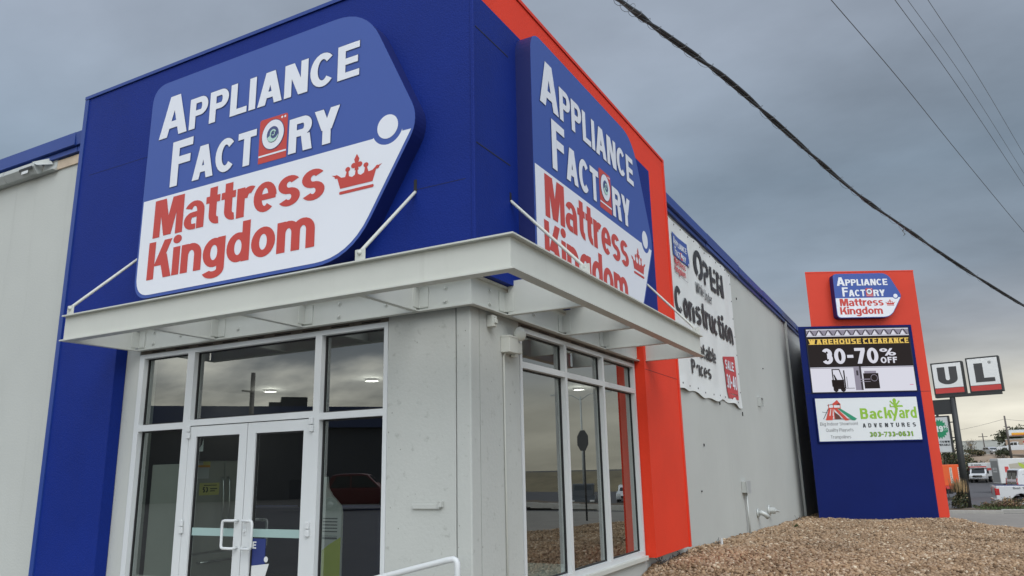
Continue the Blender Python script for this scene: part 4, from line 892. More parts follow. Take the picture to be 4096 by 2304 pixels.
for (a, c, e2, f2), word in (((yl(3719, 1450)[0]+.02, yl(3846, 1439)[0], 5.53, 7.14), 'U'), ((yl(3861, 1437)[0], yl(3998, 1426)[0]-.05, 5.53, 7.24), 'L')):
    z0 = e2; z1 = f2
    MB().box(a, c, -.12, .32, z0, z1, .015).build('letter_box', 'pole_dark', rent)
    b = MB().use('sign_face_white').face([(u, -.122, v) for u, v in rect(a+.07, z0+.34, c-.07, z1-.07)]).use('yard_red').face([(u, -.122, v) for u, v in rect(a+.07, z0+.07, c-.07, z0+.32)])
    w_ = c-a
    if word == 'U': b.use('letter_dark').polys(text('U', a+w_*.19, z0+.50, (z1-z0)*.54, w_*.62, .27), lambda u, v, q: (u, -.125-q, v), 0)
    else:
        b.use('letter_dark').polys(text('L', a+w_*.23, z0+.48, (z1-z0)*.54, w_*.58, .25), lambda u, v, q: (u, -.125-q, v), 0)
        b.polys([(0, p) for p in ell(c-.40, z1-.30, .075, .075, 0, 360, .014, .014)]+text('R', c-.435, z1-.34, .08, .07, .2), lambda u, v, q: (u, -.125-q, v), 0)
    b.build('letter_face', None, rent)
MB().box(yl(3740, 1570)[0], yl(4005, 1560)[0], -.12, .3, 5.40, 5.527).build('base_rail', 'pole_dark', rent)
MB().box(yl(3700, 1600)[0], -.2, -.05, .2, 4.58, 5.30).build('blank_panel', 'pole_dark', rent)
ps = thing('promo_sign', 'hanging white price sign with a green starburst beside the sign pole', 'sign', org, ANG)
a, c = yl(3690, 1667)[0], yl(3797, 1667)[0]-.06
MB().box(a, c, -.16, .08, 2.72, 4.45, .03).build('case', 'frame_paint', ps); MB().box(c+.0, c+.05, -.18, .1, 2.70, 4.47).box(a, c+.05, -.18, .1, 4.455, 4.50).box(c-.5, c-.4, -.08, .02, 4.5, 4.6).box(c+.05, -.2, -.06, -.02, 4.15, 4.2).box(c+.05, -.2, -.06, -.02, 3.4, 3.45).build('bracket', 'pole_dark', ps)
st = []; mx_ = c-.42
for i in range(36):
    q = 2*PI*i/36; r_ = 1.0 if i % 2 == 0 else .78; st.append((mx_+(c-mx_-.05)*r_*math.cos(q), 3.86+.50*r_*math.sin(q)))
fz = lambda u, v, q: (u, -.163-q, v)
b = MB().use('promo_green').face([fz(u, v, 0) for u, v in st]).use('promo_green').face([fz(u, v, .002) for u, v in rect(mx_, 3.72, c-.05, 4.02)])
b.use('sign_face_white').polys(text('19', c-.60, 3.72, .30, .34, .24, .07)+text('95', c-.24, 3.88, .14, .19, .24, .1), fz, .004).face([fz(u, v, .003) for u, v in rect(c-.26, 3.80, c-.05, 3.815)])
b.use('ink').polys(text('IN-TOWN', c-.68, 3.19, .10, .62, .26, .1)+text('SPECIAL!', c-.68, 3.04, .10, .62, .26, .1), fz, .004).build('printed_face', None, ps)

# ------------------------------------------------------------------ vehicles
mat('car_white', (.62, .63, .64), .28, var=.02); mat('car_silver', (.42, .43, .44), .3, .2); mat('car_red', (.10, .010, .010), .3); mat('car_dark', (.04, .042, .045), .3); mat('car_glass', (.015, .018, .02), .12); mat('tail_red', (.45, .015, .02), .25); mat('lamp_clear', (.6, .6, .58), .15); mat('chrome', (.55, .55, .56), .2, 1); mat('plastic_grey', (.12, .12, .125), .5); mat('box_white', (.60, .605, .59), .4, var=.03); mat('box_grey', (.26, .265, .26), .5); mat('lime', (.36, .47, .05), .5); mat('navy_stripe', (.015, .02, .11), .4); mat('art_tan', (.40, .37, .30), .5)
def wheel(par, x, y, r, w=.22):
    s_ = 1 if y > 0 else -1
    o = MB().lathe([(r*.62, 0), (r*.96, .01), (r, .04), (r, w-.04), (r*.96, w), (r*.62, w)], (x, y-s_*w, r), (0, s_, 0), 22).build('wheel', 'rubber', par, True)
    MB().lathe([(r*.63, 0), (r*.60, .008), (r*.2, .02), (r*.12, .03)], (x, y-s_*.012, r), (0, s_, 0), 14).build('rim', 'chrome', o, False)
    return o
side = lambda y0: (lambda u, v, q: (u, y0+q, v))
def body(par, name, prof, wdt, m, bev=.04):
    bm = bmesh.new(); vs = [bm.verts.new((u, -wdt/2, v)) for u, v in prof]; f = bm.faces.new(vs); r_ = bmesh.ops.extrude_face_region(bm, geom=[f])
    for v in r_['geom']:
        if isinstance(v, bmesh.types.BMVert): v.co.y = wdt/2
    bmesh.ops.recalc_face_normals(bm, faces=bm.faces[:]); bmesh.ops.bevel(bm, geom=[e_ for e_ in bm.edges if e_.calc_face_angle(0) > .35], offset=bev, segments=2, affect='EDGES', profile=.6)
    return MB().bm(bm).build(name, m, par)
def arch_prof(xs_, z0, r): return [(xs_+r*math.cos(a), z0+r*math.sin(a)) for a in [PI-PI*i/8 for i in range(9)]]
def windows(par, quads, wdt):
    """side glass in pairs, mirrored, each a part"""
    for q in quads:
        for s_ in (-1, 1): MB().prism(q, side(s_*(wdt/2-.002)), 0, s_*.008).build('window', 'car_glass', par)
def place(px, py, D, zg, heading): p = at(px, py, D); return (p[0], p[1], zg), heading
def pickup(label, loc, rz, paint='car_white', text_=True, stripe=False, k=1.0):
    t = thing('pickup_truck', label, 'pickup truck', loc, rz); t.scale = (k, k, k)
    w_ = 1.96; lo = .52
    pr = [(-2.85, lo+.12)]+[(-2.18, lo)]+arch_prof(-1.72, .52, .46)+[(1.26, lo)]+arch_prof(1.72, .52, .46)+[(2.2, lo), (2.80, lo+.05), (2.86, .98), (2.78, 1.14), (1.45, 1.24), (.55, 1.28), (.55, 1.30), (-.42, 1.30), (-.42, 1.36), (-2.80, 1.38), (-2.86, 1.1)]
    body(t, 'body', pr, w_, paint, .035)
    body(t, 'cab', [(-.40, 1.2), (1.42, 1.2), (.66, 1.86), (.45, 1.92), (-.18, 1.92), (-.36, 1.84)], w_-.16, paint, .06)
    windows(t, [[(-.22, 1.34), (.26, 1.34), (.26, 1.80), (-.20, 1.80)], [(.32, 1.34), (1.10, 1.34), (.60, 1.80), (.32, 1.80)]], w_-.16)
    MB().face([(1.40, -.78, 1.27), (1.40, .78, 1.27), (.70, .72, 1.84), (.70, -.72, 1.84)]).build('window', 'car_glass', t); MB().box(-.415, -.385, -.7, .7, 1.38, 1.80).build('window', 'car_glass', t)
    MB().box(-2.78, -.5, -.86, .86, 1.365, 1.39).build('bed_liner', 'navy_stripe' if text_ else 'black', t)
    MB().box(-2.98, -2.84, -.95, .95, .48, .72, .03).box(-3.0, -2.9, -.35, .35, .50, .60).build('bumper', 'chrome', t); MB().box(2.80, 2.95, -.95, .95, .45, .72, .04).build('bumper', 'chrome', t)
    for s_ in (-1, 1):
        MB().box(-2.885, -2.66, s_*.82 if s_ > 0 else -.985, .985 if s_ > 0 else -.82, .88, 1.26, .03).build('tail_light', 'tail_red', t); MB().box(2.70, 2.87, s_*.62 if s_ > 0 else -.97, .97 if s_ > 0 else -.62, .86, 1.04, .03).build('headlight', 'lamp_clear', t)
        for x in (-1.72, 1.72): wheel(t, x, s_*.97, .40, .24)
    MB().box(-2.875, -2.862, -.78, .78, .82, 1.30).build('tailgate', 'car_silver' if paint == 'car_white' else paint, t); MB().box(2.86, 2.90, -.55, .55, .80, 1.02).build('grille', 'black', t)
    if text_:
        MB().polys(text('Rent', -2.05, 1.20, .10, .34, .2, .1)+text('This', -1.62, 1.20, .10, .28, .2, .1)+text('Truck!', -1.26, 1.20, .10, .42, .2, .1)+text('Call', -.72, 1.20, .10, .28, .2, .1), lambda u, v, q: (u, -w_/2-.004-q, v), 0).build('lettering', 'ink', t)
    if stripe:
        MB().face([(u, -w_/2-.006, v) for u, v in [(.9, 1.02), (1.35, 1.12), (1.05, .86), (.3, .78), (.7, .92)]]).build('decal', 'yard_red', t)
    return t
def van(label, loc, rz):
    t = thing('cargo_van', label, 'van', loc, rz); w_ = 1.95
    pr = [(-2.80, .55), (-2.2, .42)]+arch_prof(-1.75, .42, .40)+[(1.15, .42)]+arch_prof(1.55, .42, .40)+[(2.0, .42), (2.62, .46), (2.70, .80), (2.62, 1.0), (1.78, 1.18), (1.05, 1.98), (.80, 2.10), (-2.35, 2.13), (-2.62, 2.05), (-2.80, 1.25)]
    body(t, 'body', pr, w_, 'car_white', .09)
    def rear(u, v, q): x = -2.80+max(0, v-1.25)/.8*.17; return (x-.012-q, u, v)
    for s_ in (-1, 1): MB().prism([(s_*.05, 1.02), (s_*.74, 1.02), (s_*.68, 1.83), (s_*.05, 1.86)], rear, -.03, .014).build('window', 'car_glass', t)
    MB().prism([(-.84, .98), (.84, .98), (.79, 2.02), (-.79, 2.02)], rear, -.04, .006).build('rear_surround', 'black', t)
    for s_ in (-1, 1):
        q = 'tail_light'; MB().prism([(s_*.84, .95), (s_*.97, .95), (s_*.94, 1.45), (s_*.82, 1.45)], rear, -.10, .02).build(q, 'tail_red', t); MB().prism([(s_*.845, 1.14), (s_*.965, 1.14), (s_*.96, 1.2), (s_*.845, 1.2)], rear, .02, .03).build('reversing_lamp', 'lamp_clear', t)
        for x in (-1.75, 1.55): wheel(t, x, s_*.96, .36)
    windows(t, [[(.72, 1.25), (1.58, 1.22), (1.02, 1.90), (.72, 1.94)]], w_)
    MB().face([(1.72, -.82, 1.22), (1.72, .82, 1.22), (1.06, .72, 1.96), (1.06, -.72, 1.96)]).build('window', 'car_glass', t); MB().box(-2.90, -2.78, -.96, .96, .42, .66, .04).build('bumper', 'plastic_grey', t)
    b = MB().use('yard_red').face([(u, -w_/2-.006, v) for u, v in [(-2.0, 1.42), (-.6, 1.28), (-1.0, .62), (-1.55, .72)]]).use('ink_soft').face([(u, -w_/2-.004, v) for u, v in [(-2.4, 1.72), (-.4, 1.55), (-.4, 1.575), (-2.4, 1.74)]]); b.build('decal', None, t)
    return t
def box_truck(label, loc, rz, bl, bh, words, art):
    t = thing('box_truck', label, 'moving truck', loc, rz); w_ = 2.2
    x0, x1 = -bl+.4, .4
    MB().box(x0, x1, -w_/2, w_/2, .80, bh, .05).box(x1-.02, x1+.95, -w_/2, w_/2, 1.92, bh-.004, .05).build('cargo_box', 'box_white', t)
    body(t, 'cab', [(.45, .50), (1.0, .46), (2.35, .46), (2.55, .52), (2.60, .95), (2.50, 1.10), (1.62, 1.24), (1.12, 1.88), (.45, 1.90)], 1.96, 'car_white', .06)
    MB().face([(1.645, -.80, 1.25), (1.645, .80, 1.25), (1.16, .74, 1.85), (1.16, -.74, 1.85)]).build('window', 'car_glass', t); windows(t, [[(.62, 1.25), (1.46, 1.25), (1.08, 1.80), (.62, 1.80)]], 1.96)
    MB().box(2.585, 2.63, -.55, .55, .72, 1.0, .01).build('grille', 'black', t); b = MB().use('chrome').box(2.60, 2.645, -.58, .58, .84, .89).box(2.55, 2.72, -.98, .98, .46, .64, .03).build('bumper', None, t)
    for s_ in (-1, 1):
        MB().box(2.50, 2.62, .62 if s_ > 0 else -.92, .92 if s_ > 0 else -.62, .74, .98, .02).build('headlight', 'lamp_clear', t); MB().box(1.28, 1.36, s_*1.05-.0 if s_ > 0 else -1.25, 1.25 if s_ > 0 else -1.05, 1.18, 1.62, .02).build('mirror', 'black', t)
        wheel(t, 1.75, s_*.98, .37); wheel(t, x0+1.0, s_*1.06, .40, .4)
    MB().box(x0-.012, x0+.0, -w_/2+.14, w_/2-.14, .9, bh-.2).build('rear_door', 'box_grey', t)
    MB().box(x0-.35, x0, -w_/2+.1, w_/2-.1, .42, .66, .02).build('bumper', 'car_silver', t)
    b = MB()
    if words:
        b.use('ink').polys(text('U-HAUL', -.72, bh-.40, .22, 1.25, .24, .16), lambda u, v, q: (x1+.955+q, u, v), 0); b.use('yard_red').face([(x1+.954, u, v) for u, v in rect(-w_/2+.03, 2.02, w_/2-.03, 2.17)]).face([(u, w_/2+.003, v) for u, v in rect(x0+.1, 1.6, x1+.9, 1.9)]).face([(u, -w_/2-.003, v) for u, v in rect(x0+.1, 1.6, x1+.9, 1.9)])
    if art:
        f2 = lambda u, v, q: (u, -w_/2-.004-q, v)
        b.use('yard_red').face([f2(u, v, 0) for u, v in rect(x0+.45, 1.75, x0+.75, 2.25)]).use('art_tan').face([f2(u, v, 0) for u, v in [(x0+.80, 2.45), (x0+2.2, 2.62), (x0+3.6, 2.6), (x0+3.6, 1.78), (x0+.9, 1.72)]])
        b.use('lime').face([f2(u, v, .003) for u, v in [(x0+1.55, 2.60), (x0+1.8, 2.5), (x0+2.1, 2.3), (x0+2.95, 2.25), (x0+3.05, 2.0), (x0+2.4, 1.85), (x0+2.0, 1.95), (x0+1.6, 2.3)]]).use('ink_soft').face([f2(u, v, .003) for u, v in [(x0+.7, 1.75), (x0+1.2, 1.5), (x0+1.25, 1.55), (x0+.8, 1.8)]]).face([f2(u, v, .003) for u, v in rect(x0+2.9, 2.3, x0+3.6, 2.62)]).use('ink').polys(text('MOVING', x0+4.0, 2.2, .3, 2.2, .22, .1), f2, .003)
        b.use('box_white').face([(x0-.014, u, v) for u, v in rect(-.55, 1.75, .55, 2.15)]).use('ink_soft').face([(x0-.016, u, v) for u, v in rect(-.45, 1.9, .45, 1.95)]).face([(x0-.016, u, v) for u, v in rect(-.45, 2.02, .2, 2.07)])
    if b.v: b.build('decal', None, t)
    return t
def car(label, loc, rz, paint, name='sedan', cat='car', tall=0):
    t = thing(name, label, cat, loc, rz); w_ = 1.8; h_ = 1.46+tall
    pr = [(-2.2, .45), (-1.8, .28)]+arch_prof(-1.35, .30, .36)+[(1.0, .28)]+arch_prof(1.38, .30, .36)+[(1.8, .28), (2.2, .34), (2.28, .62), (2.15, .80), (1.2, .92+tall*.3), (-1.75, .98+tall*.3), (-2.25, .92+tall*.2)]
    body(t, 'body', pr, w_, paint, .07); body(t, 'cabin', [(-1.75, .9), (1.25, .9), (.45, h_-.06), (.1, h_), (-.9, h_), (-1.3, h_-.06)], w_-.24, paint, .07)
    windows(t, [[(-1.38, .99+tall*.3), (-.42, .99+tall*.3), (-.42, h_-.12), (-1.1, h_-.12)], [(-.34, .99+tall*.3), (.98, .99+tall*.3), (.36, h_-.12), (-.34, h_-.12)]], w_-.24)
    MB().face([(1.16, -.66, .98), (1.16, .66, .98), (.50, .58, h_-.10), (.50, -.58, h_-.10)]).build('window', 'car_glass', t)
    MB().face([(-1.72, -.66, 1.0), (-1.72, .66, 1.0), (-1.36, .58, h_-.10), (-1.36, -.58, h_-.10)]).build('window', 'car_glass', t)
    for s_ in (-1, 1):
        MB().box(2.10, 2.26, .52 if s_ > 0 else -.86, .86 if s_ > 0 else -.52, .60, .76, .02).build('headlight', 'lamp_clear', t); MB().box(-2.27, -2.14, .5 if s_ > 0 else -.86, .86 if s_ > 0 else -.5, .68, .84, .02).build('tail_light', 'tail_red', t)
        for x in (-1.35, 1.38): wheel(t, x, s_*.88, .32, .2)
    MB().box(2.2, 2.30, -.5, .5, .42, .60).build('grille', 'black', t); return t
def along(px, D, zg, az, back, sidew):
    """origin of a vehicle whose rear right corner is seen at px, D"""
    p = at(px, 1900, D); f_ = Vector((math.cos(az), math.sin(az), 0)); r_ = Vector((math.sin(az), -math.cos(az), 0))
    q = Vector((p[0], p[1], zg))+f_*back-r_*sidew; return q
A0 = -.06
az = A0+R(5); pickup('white pickup truck with red tail light parked behind the kerb bed', along(3971, 42, -1.10, az, 2.86, .98), az, k=1.0)
az = A0+R(21); van('white cargo van with dark rear windows behind the pickup truck', along(4068, 57, -1.16, az, 2.75, .97), az)
az = A0+R(16); box_truck('large white moving truck with lime green artwork behind the cargo van', along(4000, 69, -1.2, az, 5.9, 1.1), az, 6.3, 2.95, False, True)
p = at(3921, 1900, 108); box_truck('small white moving truck facing the camera at the back of the yard', (p[0], p[1], -1.32), A0-PI/2-R(7), 3.6, 2.62, True, False)
p = at(3966, 1815, 150); car('small white car parked on the upper terrace below the long grey building', (p[0], p[1], 2.66), A0-PI/2+R(28), 'car_silver')
p = at(4072, 1815, 122); pickup('white pickup with a red decal by the fuel station on the upper terrace', (p[0], p[1], 2.60), A0+PI-R(8), 'car_white', False, True, .92)
# orange storage boxes on trailers
for px, D, lab, rzz in ((3778, 58, 'orange storage box half hidden behind the red pylon edge', A0+R(8)), (3812, 60, 'orange storage box with a white lettered strip beside the dark sign pole', A0+R(8))):
    p = at(px, 1900, D); t = thing('storage_box', lab, 'storage box', (p[0], p[1], -1.16), rzz, 'orange storage boxes on trailers'); w_ = .58
    MB().box(-w_, w_, 0, 2.4, 1.02, 2.52, .02).build('body', 'orange_paint', t); MB().box(w_-.22, w_-.06, -.012, -.001, 1.18, 2.32).build('lettered_strip', 'cream', t)
    b = MB()
    for i, ch in enumerate('STORAGE'): b.polys(text(ch, w_-.19, 2.16-i*.145, .10, .09, .22), lambda u, v, q: (u, -.014-q, v), 0)
    b.build('lettering', 'ink_soft', t)
    MB().box(-w_-.05, w_+.05, -.1, 2.45, .80, 1.0).box(-.05, .05, -1.0, -.1, .82, .92).build('trailer_frame', 'yard_red', t)
    for s_ in (-1, 1): MB().lathe([(.2, 0), (.33, .02), (.33, .18), (.2, .2)], (s_*(w_+.15), 1.2, .33), (1, 0, 0), 16).build('wheel', 'rubber', t)
    MB().box(-.03, .03, -.95, -.89, .05, .82).box(-.09, .09, -1.0, -.84, .0, .05).box(-.5, .5, 1.1, 1.3, .4, .8).build('jack_stand', 'charcoal', t)

# ------------------------------------------------------------------ bank, upper terrace and what stands on it
mat('dirt', (.27, .205, .15), .95, var=.25, vscale=.4, bump=.3, bscale=3); mat('brush_soil', (.075, .06, .045), .95, var=.5, vscale=.5)
b = MB(); us = [-70+6*i for i in range(32)]
fh = Vector((AX_F[0], AX_F[1], 0)).normalized(); rh = Vector((fh.y, -fh.x, 0)); c0 = Vector((CAM[0], CAM[1], 0))
PRF = ((112, -1.5), (114, -1.0), (116.5, .6), (119, 1.45), (121, 2.2), (124, 2.55), (150, 2.65), (195, 3.2), (230, 3.4), (420, 3.4))
def hp(u, dd, z): v = c0+fh*dd+rh*u; return (v.x, v.y, z)
vs = [hp(u, dd+1.5*math.sin(u*.11)+(.8*math.sin(u*.5) if dd < 130 else 0), z+(.12*math.sin(u*.7+dd) if dd < 124 else 0)) for dd, z in PRF for u in us]
b.mesh(vs, [(j*32+i, j*32+i+1, (j+1)*32+i+1, (j+1)*32+i) for j in range(len(PRF)-1) for i in range(31)])
for i in range(len(b.mi)): b.mi[i] = 0
b.mats = ['brush_soil', 'dirt']; b.mi = [0 if i//31 < 2 else 1 for i in range(len(b.f))]
struct(b.build('hill', None, smooth=True))
p = at(3945, 1800, 200); t = thing('long_building', 'long low pale grey ribbed building on the skyline', 'building', (p[0], p[1], 3.2), A0)
b = MB().box(-5.4, 5.9, 0, 8, -.5, 3.35)
for i in range(24): b.box(-5.4+i*.48, -5.37+i*.48, -.05, 0, 0, 3.3)
b.build('wall', 'box_white' if False else 'grey_wall', t); MB().box(-5.5, 6.0, -.12, 8.1, 3.352, 3.46).build('roof', 'galvanised', t)
mat('tan_block', (.36, .27, .20), .85, var=.08, vscale=1); mat('gas_white', (.62, .66, .68), .4); mat('gas_yellow', (.72, .36, .03), .4); mat('gas_orange', (.55, .13, .02), .4)
p = at(4070, 1780, 158); t = thing('station_shop', 'tan block shop wall under the fuel canopy', 'building', (p[0], p[1], 2.6), A0); MB().box(-1.9, 6, 0, 7, -.5, 3.05).build('wall', 'tan_block', t); MB().box(-1.95, 6.05, -.06, 7.05, 3.05, 3.18).build('roof', 'galvanised', t)
p = at(4037, 1740, 136); t = thing('fuel_canopy', 'white and yellow striped fuel station canopy', 'canopy', (p[0], p[1], 2.6), A0)
MB().box(0, 12, 0, 8, 3.15, 4.1, .03).build('roof', 'gas_white', t); MB().box(.35, 12, -.03, -.001, 3.30, 3.62).build('stripe', 'gas_yellow', t); MB().box(.35, 12, -.028, -.001, 3.17, 3.299).build('stripe', 'gas_orange', t)
for x in (2.6, 9): MB().box(x-.15, x+.15, 2, 2.3, -.3, 3.15).build('column', 'gas_white', t)
MB().box(1.9, 3.2, .6, 1.2, 0, 1.9, .03).box(1.9, 3.2, .59, .6, 1.4, 1.75).build('fuel_pump', 'gas_white', t); MB().box(1.85, 3.25, .55, 1.25, 1.9, 2.15).build('pump_header', 'yard_red', t)
p = at(4058, 1740, 172); tree('dark spreading evergreen tree behind the fuel canopy', (p[0], p[1], 3), 5.4, 6.6, ['leaf_dark', 'leaf_dark', 'leaf_mid'], 2600, size=.34)
p = at(3884, 1790, 128); tree('thin bare grey tree at the edge of the bank', (p[0], p[1], 2.5), 2.6, 1.7, ['twig', 'leaf_dry', 'twig'], 420, name='bare_tree', size=.12)
for px, py, D, w_, h_, lab, mm in ((3893, 1812, 123, 2.6, 1.1, 'grey green bush on the crest, left of the white car', ['leaf_dry', 'leaf_mid', 'leaf_dark']), (3920, 1814, 123, 1.7, .8, 'brown bush beside the white car on the crest', ['leaf_dry', 'leaf_dry', 'leaf_dark']), (4012, 1822, 121, 2.3, 1.5, 'wide dark green bush right of the white car', ['leaf_dark', 'leaf_mid', 'leaf_dark']), (4022, 1812, 126, 2.6, 1.3, 'dark bush at the foot of the near utility pole', ['leaf_dark', 'leaf_mid'])):
    p = at(px, py, D); bush('bank_bush', lab, 'bush', (p[0], p[1], 1.9 if D < 122 else 2.4), w_, h_, 700, .16, mm, 'bushes on the bank')
for px, D, w_, h_, lab in ((3762, 100, 5.5, 5.2, 'dark bush mass behind the orange boxes, left part'), (3800, 102, 5.2, 4.7, 'dark bush mass behind the orange boxes, next to the sign pole'), (3838, 116, 3.6, 3.4, 'dark brush behind the sign pole'), (3880, 113, 4.2, 2.3, 'dark brush above the small moving truck'), (3945, 112.5, 5.0, 2.3, 'dark brush between the two moving trucks')):
    p = at(px, 1850, D); bush('bank_bush', lab, 'bush', (p[0], p[1], -1.3 if D < 110 else -.9), w_, h_, 1500, .26, ['leaf_dark', 'leaf_dark', 'leaf_mid', 'leaf_dry'], 'bushes on the bank', 14)
mat('pole_wood', (.13, .115, .105), .9, var=.2, vscale=3)
def upole(label, px, py_top, D, zb, lean=0, arm=True):
    p = at(px, py_top, D); t = thing('utility_pole', label, 'utility pole', (p[0], p[1], zb), A0, 'utility poles'); h_ = p[2]-zb
    MB().tube([(0, 0, -.5), (0, 0, h_)], [.16, .11], 8).build('pole', 'pole_wood', t, True)
    if arm: MB().box(-1.0, 1.0, -.08, .08, h_-.9, h_-.75).build('crossarm', 'pole_wood', t)
    else: MB().box(-.1, .5, -.1, .1, h_*.68, h_*.72).box(-.3, .0, -.08, .08, h_*.72, h_*.735).build('transformer', 'pole_wood', t)
    return t, p
t, pa_ = upole('near utility pole leaning against the pale building end', 4017, 1663, 112, 2.3, arm=False)
t2, pb_ = upole('far utility pole with a crossarm over the long grey building', 3929, 1733, 190, 3.2)
for A_, B_, sag, lab in (((4017, 1676, 112), (3600, 1745, 150), 1.2, 'faint wire from the near utility pole toward the sign pole'), ((4017, 1676, 112), (4300, 1672, 112), .8, 'faint wire from the near utility pole out of frame'), ((3929, 1757, 190), (4200, 1735, 200), 1.5, 'faint wire from the far crossarm past the evergreen'), ((3929, 1757, 190), (3700, 1772, 200), 1.2, 'faint wire from the far crossarm behind the sign pole')):
    a, c = Vector(at(*A_)), Vector(at(*B_)); tag(MB().tube([a.lerp(c, i/10)-a-Vector((0, 0, sag*4*(i/10)*(1-i/10)*.5)) for i in range(11)], .02, 5).build('utility_wire', 'wire_grey', loc=a), lab, 'wire', 'wires on the utility poles')

# ------------------------------------------------------------------ things inside the store, behind the glass
mat('fridge_steel', (.42, .42, .38), .32, .35, var=.04, vscale=2); mat('paper_yellow', (.70, .66, .22), .6); mat('paper_white', (.62, .63, .62), .6); mat('paper_orange', (.75, .35, .05), .6); mat('counter_blue', (.02, .035, .16), .5); mat('appliance_white', (.45, .45, .46), .4)
fr_ = thing('refrigerator', 'stainless steel french door refrigerator with a yellow price tag behind the left door', 'refrigerator', (-3.795, .51, 0), PI/2)
MB().box(-.36, .45, 0, .70, .02, 1.78, .01).build('body', 'fridge_steel', fr_)
for x0, x1 in ((-.358, .045), (.051, .448)): MB().box(x0, x1, -.055, -.005, .80, 1.81, .012).build('door', 'fridge_steel', fr_)
MB().box(-.358, .448, -.055, -.005, .08, .785, .012).build('freezer_drawer', 'fridge_steel', fr_); MB().tube([(-.25, -.06, .70), (-.25, -.1, .70), (.36, -.1, .70), (.36, -.06, .70)], .013, 8).build('drawer_handle', 'steel', fr_, True)
for x in (.005, .095): MB().tube([(x, -.06, .98), (x, -.095, 1.02), (x-.004, -.12, 1.3), (x, -.095, 1.58), (x, -.06, 1.62)], .013, 8).build('handle', 'steel', fr_, True)
q = lambda u, v, dd: (u, -.057-dd, v)
b = MB().use('paper_yellow').face([q(u, v, 0) for u, v in rect(-.30, 1.425, -.02, 1.56)]).use('paper_white').face([q(u, v, 0) for u, v in rect(-.335, 1.61, -.18, 1.78)]).use('paper_yellow').face([q(u, v, .001) for u, v in rect(-.27, 1.755, -.17, 1.80)]).use('paper_orange').face([q(u, v, .002) for u, v in rect(-.34, 1.735, -.17, 1.76)]).use('ink').polys(text('53', -.255, 1.455, .06, .075, .24), q, .002).face([q(u, v, .002) for u, v in rect(-.15, 1.49, -.05, 1.50)]).face([q(u, v, .002) for u, v in rect(-.15, 1.465, -.08, 1.475)]).face([q(u, v, .002) for u, v in rect(-.24, 1.53, -.06, 1.538)])
b.build('price_tag', None, fr_)
MATS['paper_lime'] = mat('paper_lime', (.50, .56, .06), .6)
ds = thing('display_stand', 'curvy white cardboard display stand with a lime green foot behind the right pane', 'display', (-2.22, .62, 0))
cv_ = [(-.30, 0), (.02, 0), (.02, 1.22), (.0, 1.30), (-.07, 1.36), (-.12, 1.40), (-.18, 1.48), (-.20, 1.60), (-.30, 1.60)]
MB().prism([(u+.22, v) for u, v in cv_], lambda u, v, dd: (u, -dd, v), 0, .03).build('board', 'paper_white', ds)
b = MB().use('paper_lime').face([(u, -.032, v) for u, v in [(-.08, 0), (.24, 0), (.24, .98), (.08, .90), (-.08, .80)]]).use('ink_soft')
for i in range(5): b.face([(u, -.032, v) for u, v in rect(-.03, 1.16-i*.033, .19, 1.172-i*.033)])
b.face([(u, -.032, v) for u, v in rect(-.03, .985, .19, .99)]).face([(u, -.032, v) for u, v in rect(-.03, .955, .19, .975)]).build('print', None, ds)
tag(MB().box(-8.3, -4.3, 4.2, 4.9, 0, 1.05, .02).box(-8.35, -4.25, 4.15, 4.95, 1.05, 1.09).build('service_counter', 'counter_blue'), 'long dark blue service counter deep inside the store', 'counter')
tag(MB().box(-6.45, -5.9, 4.4, 4.42, 1.22, 1.55).box(-6.25, -6.1, 4.42, 4.6, 1.09, 1.4).build('monitor', 'charcoal'), 'computer monitor on the service counter', 'monitor')
o = thing('leaflet', 'curled white paper taped inside the top of the left door', 'paper', (-3.58, .05, 1.95)); MB().mesh([(-.05, .0, -.045), (.05, .0, -.045), (.05, .0, .10), (.01, .015, .03), (-.02, .012, -.0)], [(0, 1, 2, 3, 4)]).build('sheet', 'paper_white', o)
st_ = thing('sticker', 'blue and white store decal on the right door glass', 'sticker', (-2.68, .028, .60))
fs_ = lambda u, v, dd: (u, -.0+.0-dd*0, v)
b = MB().use('counter_blue').face([(u, 0, v) for u, v in [(0, .12), (.20, .12), (.20, .40), (0, .40)]]).use('paper_white').face([(u, -.001, v) for u, v in [(0, -.18), (.13, -.18), (.26, .16), (.0, .13)]]).face([(u, -.0015, v) for u, v in disc(.215, .20, .028)]).polys(text('CE', -.06, .30, .07, .13, .22), lambda u, v, dd: (u, -.001, v), 0)
b.build('print', None, st_)
emis('ceiling_lamp', (1, .95, .85), 4)
for x, y, lab in ((-5.17, 5.03, 'round ceiling light seen through the right upper pane'), (-7.86, 5.2, 'round ceiling light seen through the transom over the doors'), (-12.5, 9.2, 'round ceiling light far back, seen low in the transom'), (-2.8, 9.0, 'round ceiling light seen through the side window')):
    t = thing('ceiling_light', lab, 'ceiling light', (x, y, 3.29), 0, 'ceiling lights in the store'); MB().lathe([(.12, 0), (.12, -.03), (.10, -.03)], (0, 0, 0), (0, 0, 1), 18).build('trim_ring', 'appliance_white', t); MB().face([(u, v, -.032) for u, v in disc(0, 0, .09)]).build('lamp', 'ceiling_lamp', t); lt = bpy.data.lights.new('bulb', 'POINT'); lt.energy = 28; lt.shadow_soft_size = .09; lt.color = (1, .95, .86); lo_ = bpy.data.objects.new('bulb', lt); C.objects.link(lo_); lo_.parent = t; lo_.location = (0, 0, -.14)
wm = thing('washing_machine', 'white front-loading washer, nearest the counter in the dim showroom', 'washer', (-8.9, 6.2, 0), 0, 'washers in the showroom')
